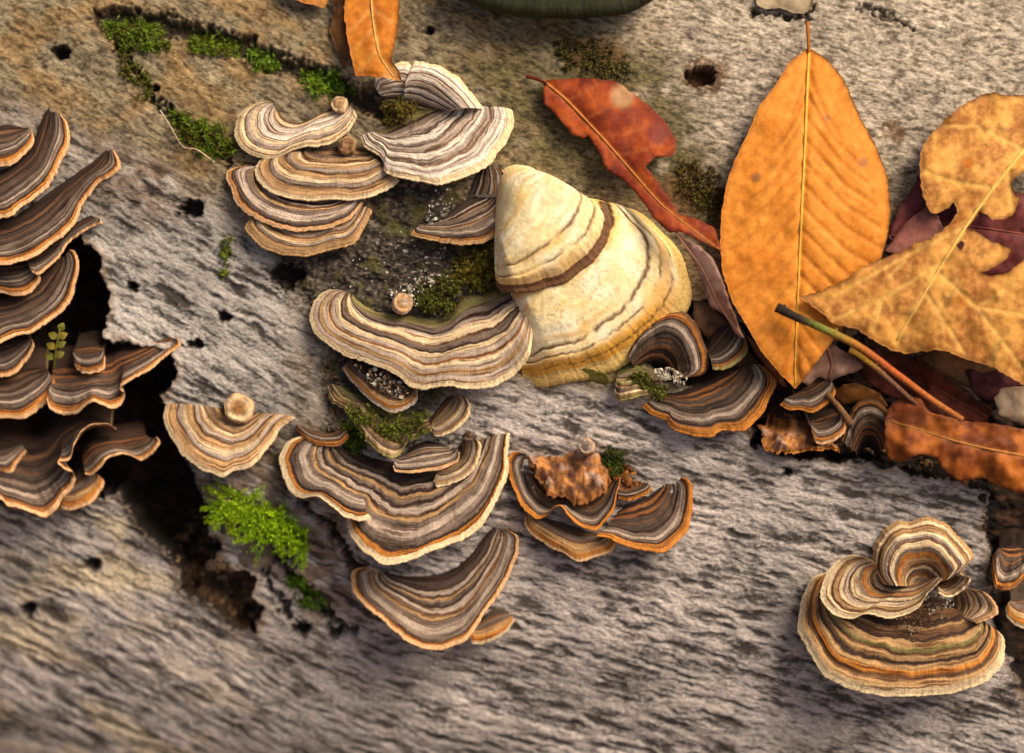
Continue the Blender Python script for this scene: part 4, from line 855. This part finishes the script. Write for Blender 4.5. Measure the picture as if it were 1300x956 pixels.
leaf('big ragged tan maple leaf with holes and yellow main vein',
     [(1340, 118), (1300, 121), (1279, 121), (1256, 117), (1236, 126), (1217, 136), (1196, 156), (1179, 173), (1168, 194), (1168, 225), (1172, 250), (1180, 268), (1189, 272), (1204, 264), (1211, 256), (1216, 270), (1205, 285), (1182, 303), (1160, 308), (1148, 318), (1120, 328), (1092, 340), (1072, 356), (1044, 368), (1014, 378), (1034, 390), (1046, 400), (1058, 411), (1089, 418), (1100, 426), (1113, 434), (1130, 444), (1148, 449), (1172, 446), (1196, 444), (1224, 455), (1258, 465), (1283, 479), (1300, 489), (1345, 505), (1345, 330), (1300, 330), (1280, 346), (1262, 350), (1246, 346), (1268, 336), (1281, 326), (1284, 316), (1270, 310), (1258, 306), (1242, 294), (1228, 291), (1244, 268), (1262, 279), (1276, 278), (1287, 272), (1296, 252), (1288, 246), (1284, 232), (1298, 218), (1345, 210)],
     [(1300, 121, 6), (1170, 200, 8), (1190, 270, 10), (1250, 200, 9), (1300, 250, 12), (1015, 378, 14), (1100, 350, 14), (1060, 410, 14), (1150, 448, 13), (1300, 485, 15), (1300, 340, 16), (1200, 340, 15), (1225, 290, 14), (1200, 400, 16)],
     (.38, .13, .026), (.70, .32, .07), midm,
     [[(1260, 240), (1190, 225), (1172, 215)], [(1300, 190), (1240, 160), (1200, 160)], [(1280, 215), (1285, 265)], [(1226, 288), (1160, 320), (1060, 375)], [(1200, 330), (1120, 380), (1060, 405)], [(1190, 345), (1240, 390), (1300, 470)], [(1175, 370), (1200, 410), (1225, 450)], [(1240, 390), (1300, 400)], [(1240, 390), (1290, 360)], [(1150, 330), (1130, 350)], [(1270, 430), (1258, 460)], [(1215, 355), (1190, 400)], [(1120, 380), (1110, 420)]],
     (.78, .47, .12), seed=23, holes=[[(1214, 312), (1220, 305), (1225, 310), (1221, 318)]], curl=1.3, dirt=.6, vfac=.6, net=.35, jagamp=3.4, step=2.4, mw=3.0, vw=2.6,
     spots=[(1229, 207, 8, (.50, .15, .02)), (1218, 384, 10, (.52, .19, .03)), (1150, 300, 5, (.5, .2, .05))])
leaf('red-brown crinkled leaf lying along the upper edge of the bark plate',
     [(1124, 534), (1127, 518), (1148, 502), (1168, 505), (1180, 523), (1220, 534), (1265, 538), (1300, 545), (1345, 550), (1345, 645), (1300, 627), (1265, 617), (1248, 607), (1217, 611), (1198, 598), (1188, 581), (1168, 576), (1144, 587), (1127, 584), (1122, 560)],
     [(1124, 530, 9), (1160, 505, 8), (1220, 535, 9), (1300, 545, 8), (1340, 640, 6), (1220, 608, 9), (1165, 575, 12), (1125, 584, 9), (1240, 570, 13)],
     (.17, .035, .008), (.42, .115, .016), [(1340, 585), (1280, 575), (1220, 562), (1165, 545), (1130, 535)], [[(1220, 562), (1200, 590)], [(1260, 572), (1240, 603)], [(1250, 570), (1280, 545)], [(1190, 552), (1200, 530)]], (.44, .17, .04), seed=24, curl=3.0, dirt=.75, vfac=.25)
leaf('yellow-green leaf fragment under the rim of the cream conk', [(731, 470), (745, 467), (770, 474), (776, 484), (768, 489), (745, 484)], [(732, 472, 2), (775, 485, 3), (750, 470, 4)], (.20, .19, .03), (.36, .32, .07), None, seed=25, curl=.6)
leaf('dark twig-like leaf edge beside the big orange leaf', [(948, 425), (956, 432), (972, 452), (990, 474), (1000, 490), (994, 492), (976, 472), (956, 446)], [(950, 428, 6), (996, 490, 5), (974, 455, 8)], (.16, .05, .02), (.30, .12, .05), None, seed=26, curl=.5)
leaf('crumbly tan bark flake at the top above the big orange leaf', [(962, -20), (960, 6), (972, 12), (990, 10), (1005, 16), (1022, 18), (1032, 8), (1036, -20)], [(962, 0, 2), (1030, 10, 3), (1000, -10, 3)], (.34, .24, .14), (.52, .40, .26), None, seed=27, curl=1, thick=.001, cat='bark', group='loose bark flakes', name='bark_flake')
leaf('brown splintered bark flake under the bright green moss', [(252, 610), (262, 625), (275, 655), (285, 690), (300, 712), (325, 724), (350, 716), (345, 690), (325, 665), (300, 640), (280, 615)], [(252, 612, 1), (285, 690, 0), (330, 720, 1), (345, 690, 1), (300, 645, 1.5)], (.15, .10, .075), (.30, .22, .17), None, seed=29, curl=2, thick=.0012, cat='bark', group='loose bark flakes', name='bark_flake', jagamp=5)
# ------------------------------------------------------------------ twigs
def twig(label, pts, r0, r1, cols, lifts, nub=None):
    q = resample([(x, y, l) for (x, y), l in zip(pts, lifts)], 70)
    P = at(q[:, 0], q[:, 1]) + rays(q[:, 0], q[:, 1]) * (-.001 * q[:, 2])[:, None]
    s = np.linspace(0, 1, 70); rad = np.interp(s, [0, .05, .12, 1], [r0 * 1.25, r0 * 1.1, r0, r1]) * PXM * (1 + .1 * noise(s * 14, s * 0, 5))
    V, F = tube(P, rad, 12)
    c = np.stack([np.interp(s, np.linspace(0, 1, len(cols)), [k[i] for k in cols]) for i in range(3)], 1); c = np.vstack([np.repeat(c, 12, 0), c[:1], c[-1:]])
    org = P[-1]; t = thing('twig', org, label, 'twig')
    add('stem', mesh_np('stem', V - org, F, c, mtl=M_CRUMB), t)
    if nub:
        for f in nub:
            k = int(f * 69); e = P[k] + UP * .0014 * (1 if f < .5 else -1) + RT * .0008
            V, F = tube(np.linspace(P[k], e, 5), np.linspace(rad[k] * .8, rad[k] * .25, 5), 8); add('bud', mesh_np('bud', V - org, F, np.tile(c[k * 12] * .8, (len(V), 1)), mtl=M_CRUMB), t)
twig('red-orange twig with green collar and blackened tip lying over the leaves', [(986, 390), (1012, 403), (1044, 417), (1092, 441), (1144, 479), (1182, 507), (1222, 533)], 5.0, 3.6,
     [(.03, .02, .015), (.03, .02, .015), (.22, .22, .04), (.38, .17, .03), (.42, .10, .03), (.46, .10, .025), (.42, .12, .03), (.40, .13, .03), (.34, .11, .03)], [15, 16, 18, 20, 17, 15, 14], nub=(.04, .3))
twig('thin brown twig half hidden under the red-orange one', [(1078, 444), (1092, 452), (1113, 468), (1144, 496), (1165, 515)], 3.6, 3.0, [(.3, .15, .03), (.42, .22, .03), (.20, .09, .05), (.16, .07, .04), (.12, .05, .03)], [9, 9, 8, 8, 8], nub=(.35,))
twig('short brown twig leaning by the arched bracket', [(1050, 500), (1066, 518), (1080, 538)], 3.4, 4.4, [(.16, .08, .03), (.24, .12, .05), (.2, .09, .04)], [5, 6, 5])
twig('pale hair-thin root fibre lying on the bark by the moss crack', [(203, 140), (216, 160), (232, 186), (250, 190), (272, 206)], 1.0, .8, [(.5, .4, .28), (.45, .3, .2), (.6, .45, .32)], [2, 2, 2, 3, 2])
# ------------------------------------------------------------------ moss
def moss(label, poly, n, hgt, c1, c2, seed, lean=(0, 0), blades=12, lift=0.0, fronds=0):
    r = np.random.default_rng(seed); P_ = np.array(poly); x0, y0 = P_.min(0); x1, y1 = P_.max(0); pts = []
    cx, cy = P_.mean(0)
    while len(pts) < n:
        x = r.uniform(x0, x1, 4000); y = r.uniform(y0, y1, 4000); dd = polyd(x, y, poly)
        k = (dd > -7) & (noise(x / 12, y / 12, seed) + dd / 16 > r.uniform(-.35, .6, 4000)); pts += list(zip(x[k], y[k]))
    pts = np.array(pts[:n]); B, nn = surf(pts[:, 0], pts[:, 1])
    B = B + nn * lift; dirf = None
    if fronds:
        per = n // fronds; n = per * fronds; B = B[:fronds]; nn = nn[:fronds]; f_ = np.linspace(0, 1, per)
        ang = np.arctan2(cy - pts[:fronds, 1], pts[:fronds, 0] - cx) * .5 + np.where(r.random(fronds) < .6, 2.6, -1.4) + r.normal(size=fronds) * .5
        fd = np.cos(ang)[:, None] * AX + np.sin(ang)[:, None] * E2; ln_ = r.uniform(.004, .0105, fronds)
        B = (B[:, None] + fd[:, None] * (ln_[:, None] * f_)[..., None] + nn[:, None] * (.0012 + .0034 * np.sin(f_ * 2.4))[None, :, None]
             + r.normal(size=(fronds, per, 3)) * .00028).reshape(-1, 3)
        dirf = np.repeat(fd, per, 0); nn = np.repeat(nn, per, 0); fr = np.tile(f_, fronds); pts = np.repeat(pts[:fronds], per, 0)
    clump = noise(pts[:, 0] / 14, pts[:, 1] / 14, seed + 1)
    hh = hgt * r.uniform(.5, 1.2, n) * (1 + .7 * clump)
    dirv = nrm(nn + .75 * r.normal(size=(n, 3)) + lean[0] * RT + lean[1] * np.array([0, 0, 1.0]))
    if dirf is not None:
        dirv = nrm(dirf * 1.2 + nn * .5 + .6 * r.normal(size=(n, 3))); hh = hh * (1.15 - .75 * fr)
    V = []; F = []; C = []; o = 0
    nb = blades; s = np.linspace(.08, 1, nb)
    tipc = mix(c1, c2, np.clip(.5 + .7 * clump + r.normal(size=n) * .25, 0, 1))
    for k in range(nb):
        base = B + dirv * (hh * s[k])[:, None]
        a = nrm(np.cross(dirv, r.normal(size=(n, 3)))); side = nrm(np.cross(dirv, a))
        ln = hh * .45 * (1.1 - .6 * s[k]) + .0002; wd = .00009 + .028 * hh
        tip = base + a * ln[:, None] * .8 + dirv * ln[:, None] * .7
        V += [base - side * wd[:, None], base + side * wd[:, None], tip]; F.append(np.arange(n)[:, None] + np.array([0, n, 2 * n]) + o); o += 3 * n
        g = (.45 + .55 * s[k]); C += [tipc * g, tipc * g, tipc * (g + .1)]
    side = nrm(np.cross(dirv, [.3, .5, .8])) * .00012                       # stems
    V += [B - side, B + side, B + dirv * hh[:, None]]; F.append(np.arange(n)[:, None] + np.array([0, n, 2 * n]) + o); C += [tipc * .4] * 3
    V = np.vstack(V); org = B.mean(0)
    m = add('moss', mesh_np('moss', V - org, np.vstack(F), np.vstack(C), mtl=M_MOSS, smooth=False), None, Vector(org))
    tag(m, label, 'moss', None, 'stuff')
OLV, GRN, BRT = (.13, .095, .014), (.085, .17, .012), (.22, .36, .015)
moss('olive and green moss filling the wide end of the top crack', [(128, 28), (165, 24), (205, 32), (218, 50), (205, 66), (170, 66), (140, 48)], 900, .0022, OLV, (.15, .26, .015), 1)
moss('green moss along the middle of the top crack', [(236, 38), (262, 40), (292, 50), (304, 62), (280, 70), (250, 62)], 500, .0022, OLV, (.16, .27, .015), 2)
moss('small green moss tuft on the top crack', [(312, 68), (334, 62), (350, 76), (344, 88), (322, 84)], 260, .0024, GRN, (.20, .30, .02), 3)
moss('bright moss cushion in the top crack beside the saddle-shaped bracket', [(382, 90), (400, 88), (428, 98), (446, 112), (432, 120), (402, 118)], 420, .0026, GRN, (.24, .36, .02), 4)
moss('green and rusty moss strip left of the saddle-shaped bracket', [(215, 146), (240, 150), (275, 166), (298, 188), (296, 204), (268, 198), (232, 176)], 700, .0022, (.12, .07, .012), (.17, .28, .015), 5)
moss('brown-green moss trail between the top crack and the rusty moss strip', [(150, 62), (172, 76), (196, 112), (192, 126), (176, 104), (156, 82)], 260, .0016, (.12, .07, .012), (.16, .19, .02), 6)
moss('vivid green feathery moss tuft at the edge of the hollow', [(272, 634), (292, 632), (298, 622), (325, 640), (358, 658), (390, 676), (412, 698), (396, 698), (365, 682), (338, 682), (318, 664)], 4000, .0021, (.16, .38, .006), (.62, .85, .03), 7, blades=6, fronds=100)
moss('dark green moss in the short crack below the vivid tuft', [(362, 728), (384, 736), (412, 760), (416, 776), (400, 772), (374, 748)], 420, .0022, (.05, .09, .008), (.15, .28, .012), 8)
moss('dull green moss on the algae-stained bracket', [(440, 505), (470, 515), (520, 525), (548, 515), (545, 540), (505, 556), (470, 545), (450, 525)], 420, .0014, (.12, .11, .012), (.18, .22, .02), 9, lift=.006)
moss('yellow-brown moss between the widest bracket and the cream conk', [(585, 330), (610, 310), (640, 322), (644, 352), (625, 372), (596, 366), (572, 352)], 700, .0024, (.14, .10, .012), (.27, .22, .03), 10)
moss('green-brown mossy lump behind the widest bracket', [(530, 368), (545, 352), (572, 352), (586, 368), (582, 388), (560, 396), (538, 388)], 600, .0020, (.09, .065, .015), (.15, .16, .02), 11, lift=.003)
moss('thin green moss sprig hanging on grey bark', [(286, 300), (292, 304), (291, 330), (288, 352), (284, 340), (282, 318)], 110, .0016, (.12, .16, .012), (.24, .30, .02), 12)
moss('rusty moss spot at the heart of the violet-grey fan', [(484, 142), (500, 132), (522, 136), (532, 148), (514, 156), (490, 158)], 420, .0014, (.16, .08, .015), (.24, .19, .03), 13, lift=.004)
moss('dark moss patch behind the rusty crust', [(764, 566), (782, 568), (792, 584), (784, 602), (768, 590)], 260, .0016, (.05, .06, .01), (.10, .14, .012), 14)
moss('brown moss on the bark edge below the dark conk', [(700, 50), (760, 50), (800, 90), (790, 130), (740, 90), (700, 80)], 600, .0014, (.08, .06, .012), (.18, .14, .03), 15)
moss('olive moss on the olive bark beneath the torn red-brown leaf', [(862, 200), (905, 215), (925, 250), (912, 285), (880, 262), (856, 232)], 500, .0016, (.12, .06, .012), (.17, .13, .02), 16)
moss('green moss under the big brown fan', [(436, 540), (452, 540), (462, 558), (452, 572), (438, 566)], 260, .0020, (.05, .08, .008), (.12, .20, .012), 17)
moss('mossy patch on the ochre stub below the cream conk', [(796, 470), (825, 482), (850, 488), (846, 502), (815, 500), (800, 488)], 320, .0016, (.10, .09, .012), (.17, .18, .02), 18, lift=.004)
# ------------------------------------------------------------------ green sprig with leaflets
org = at(70, 450, .004)
spr = thing('green_sprig', org, 'small yellow-green leaflet sprig growing in the hollow', 'plant')
q = resample([(68, 468, 6), (70, 450, 8), (73, 432, 9), (76, 418, 9)], 24); Q = at(q[:, 0], q[:, 1]) + rays(q[:, 0], q[:, 1]) * (-.001 * q[:, 2])[:, None]
V, F = tube(Q, .0003, 8); add('stem', mesh_np('stem', V - org, F, np.tile((.16, .14, .02), (len(V), 1)), mtl=M_MOSS), spr)
for k, (f, sx) in enumerate([(.3, -1), (.32, 1), (.55, -1), (.58, 1), (.8, -1), (.82, 1), (.98, 1)]):
    b0 = Q[int(f * 23)]; dv_ = nrm(RT * sx + UP * (.45 if k < 6 else 2) ); sd2 = nrm(np.cross(dv_, FW)); ln = .0030 if k < 6 else .0026
    a = np.linspace(0, 1, 9); wdt = .0011 * np.sin(np.pi * a ** .85)
    top = [b0 + dv_ * ln * a_ + sd2 * w_ * e - FW * (.0004 * math.sin(a_ * 3)) for e in (-1, 0, 1) for a_, w_ in zip(a, wdt)]
    Vt = np.array(top); F = grid_faces(3, 9); Vb = Vt + FW * .00015
    add('leaflet', mesh_np('leaflet', np.vstack([Vt, Vb]) - org, np.vstack([F, F[:, ::-1] + 27]), np.tile((.15 + .03 * (k % 3), .15, .015), (54, 1)), mtl=M_MOSS), spr)
# ------------------------------------------------------------------ crumbs of rotten wood and white mould specks
def crumbs(label, poly, n, smin, smax, cols, seed, lift=0.0, cat='debris', name='wood_crumbs'):
    r = np.random.default_rng(seed); P_ = np.array(poly); x0, y0 = P_.min(0); x1, y1 = P_.max(0); pts = []
    while len(pts) < n:
        x = r.uniform(x0, x1, 4000); y = r.uniform(y0, y1, 4000); dd = polyd(x, y, poly)
        k = (dd > 0) & (noise(x / 12, y / 12, seed) > r.uniform(-.7, .5, 4000)); pts += list(zip(x[k], y[k]))
    pts = np.array(pts[:n]); B, nn = surf(pts[:, 0], pts[:, 1])
    if lift > 0: B = at(pts[:, 0], pts[:, 1], lift)
    ph = (1 + 5 ** .5) / 2
    ico = nrm(np.array([(-1, ph, 0), (1, ph, 0), (-1, -ph, 0), (1, -ph, 0), (0, -1, ph), (0, 1, ph), (0, -1, -ph), (0, 1, -ph), (ph, 0, -1), (ph, 0, 1), (-ph, 0, -1), (-ph, 0, 1)]))
    fi = np.array([(0, 11, 5), (0, 5, 1), (0, 1, 7), (0, 7, 10), (0, 10, 11), (1, 5, 9), (5, 11, 4), (11, 10, 2), (10, 7, 6), (7, 1, 8), (3, 9, 4), (3, 4, 2), (3, 2, 6), (3, 6, 8), (3, 8, 9), (4, 9, 5), (2, 4, 11), (6, 2, 10), (8, 6, 7), (9, 8, 1)])
    sz = np.exp(r.uniform(math.log(smin), math.log(smax), n))
    sc = r.uniform(.2, 1.4, (n, 1, 3)) * r.uniform(.45, 1.5, (n, 12, 1))
    V = B[:, None] + ico[None] * sc * sz[:, None, None]
    F = fi[None] + (np.arange(n) * 12)[:, None, None]
    cc = np.array(cols)[r.integers(0, len(cols), n)] * r.uniform(.6, 1.2, (n, 1)); org = B.mean(0)
    o = add(name, mesh_np(name, V.reshape(-1, 3) - org, F.reshape(-1, 3), np.repeat(cc, 12, 0), mtl=M_CRUMB, smooth=False), None, Vector(org))
    tag(o, label, cat, None, 'stuff')
WHT = [(.62, .56, .47), (.48, .40, .31), (.72, .68, .60)]; BRN = [(.12, .06, .03), (.05, .03, .02), (.2, .12, .06), (.28, .18, .1)]
crumbs('white mould specks scattered on the dark bark between the pale stack and the widest bracket', [(440, 310), (520, 280), (620, 310), (600, 370), (530, 360), (470, 390), (410, 380)], 110, .00015, .0006, WHT, 31, name='mould_specks')
crumbs('white mould under the violet-grey fan', [(540, 232), (570, 228), (575, 250), (560, 290), (540, 290), (545, 262)], 60, .00015, .00045, WHT, 32, lift=.003, name='mould_specks')
crumbs('white mould crumbs behind the widest bracket', [(490, 370), (530, 352), (560, 346), (560, 356), (535, 372), (530, 390), (516, 376)], 110, .00015, .0005, WHT, 33, lift=.0045, name='mould_specks')
crumbs('white and brown crumbs lying on the small crumb-covered bracket', [(450, 462), (480, 468), (505, 480), (520, 498), (505, 508), (480, 495), (462, 480)], 260, .0002, .0006, WHT + BRN + BRN, 34, lift=.0065, name='mould_specks')
crumbs('dark rotten crumbs along the foot of the hollow', [(235, 640), (270, 700), (320, 740), (325, 790), (290, 780), (240, 745), (215, 690)], 420, .0003, .0014, BRN, 35)
crumbs('brown crumbs in the gap above the bark plate', [(970, 530), (1060, 530), (1130, 560), (1250, 615), (1255, 700), (1240, 620), (1100, 580), (970, 570)], 420, .0003, .0013, BRN + [(.32, .13, .03)], 36)
crumbs('pale crumbs on the dark bracket below the cream conk', [(832, 470), (852, 466), (872, 480), (868, 490), (850, 484), (836, 484)], 130, .0002, .0007, [(.45, .38, .28), (.55, .48, .36)], 37, lift=.006, name='mould_specks')
crumbs('grey and white grit in the heart of the ochre rosette', [(1120, 778), (1150, 760), (1205, 752), (1215, 770), (1200, 790), (1165, 800), (1150, 855), (1146, 850), (1150, 800)], 260, .00015, .0005, BRN + BRN + [(.4, .36, .3), (.55, .5, .42)], 38, lift=.0085, name='mould_specks')
crumbs('dark grit over the bark around the algae-stained bracket', [(400, 440), (440, 470), (420, 500), (440, 540), (560, 560), (620, 540), (640, 500), (600, 560), (520, 590), (420, 560)], 300, .0002, .0009, BRN, 39)
crumbs('rusty crumbs in the torn spot behind the crescent bracket', [(760, 590), (800, 590), (815, 615), (800, 630), (770, 625)], 200, .0003, .0013, [(.3, .1, .02), (.12, .04, .015), (.42, .17, .04)], 40)
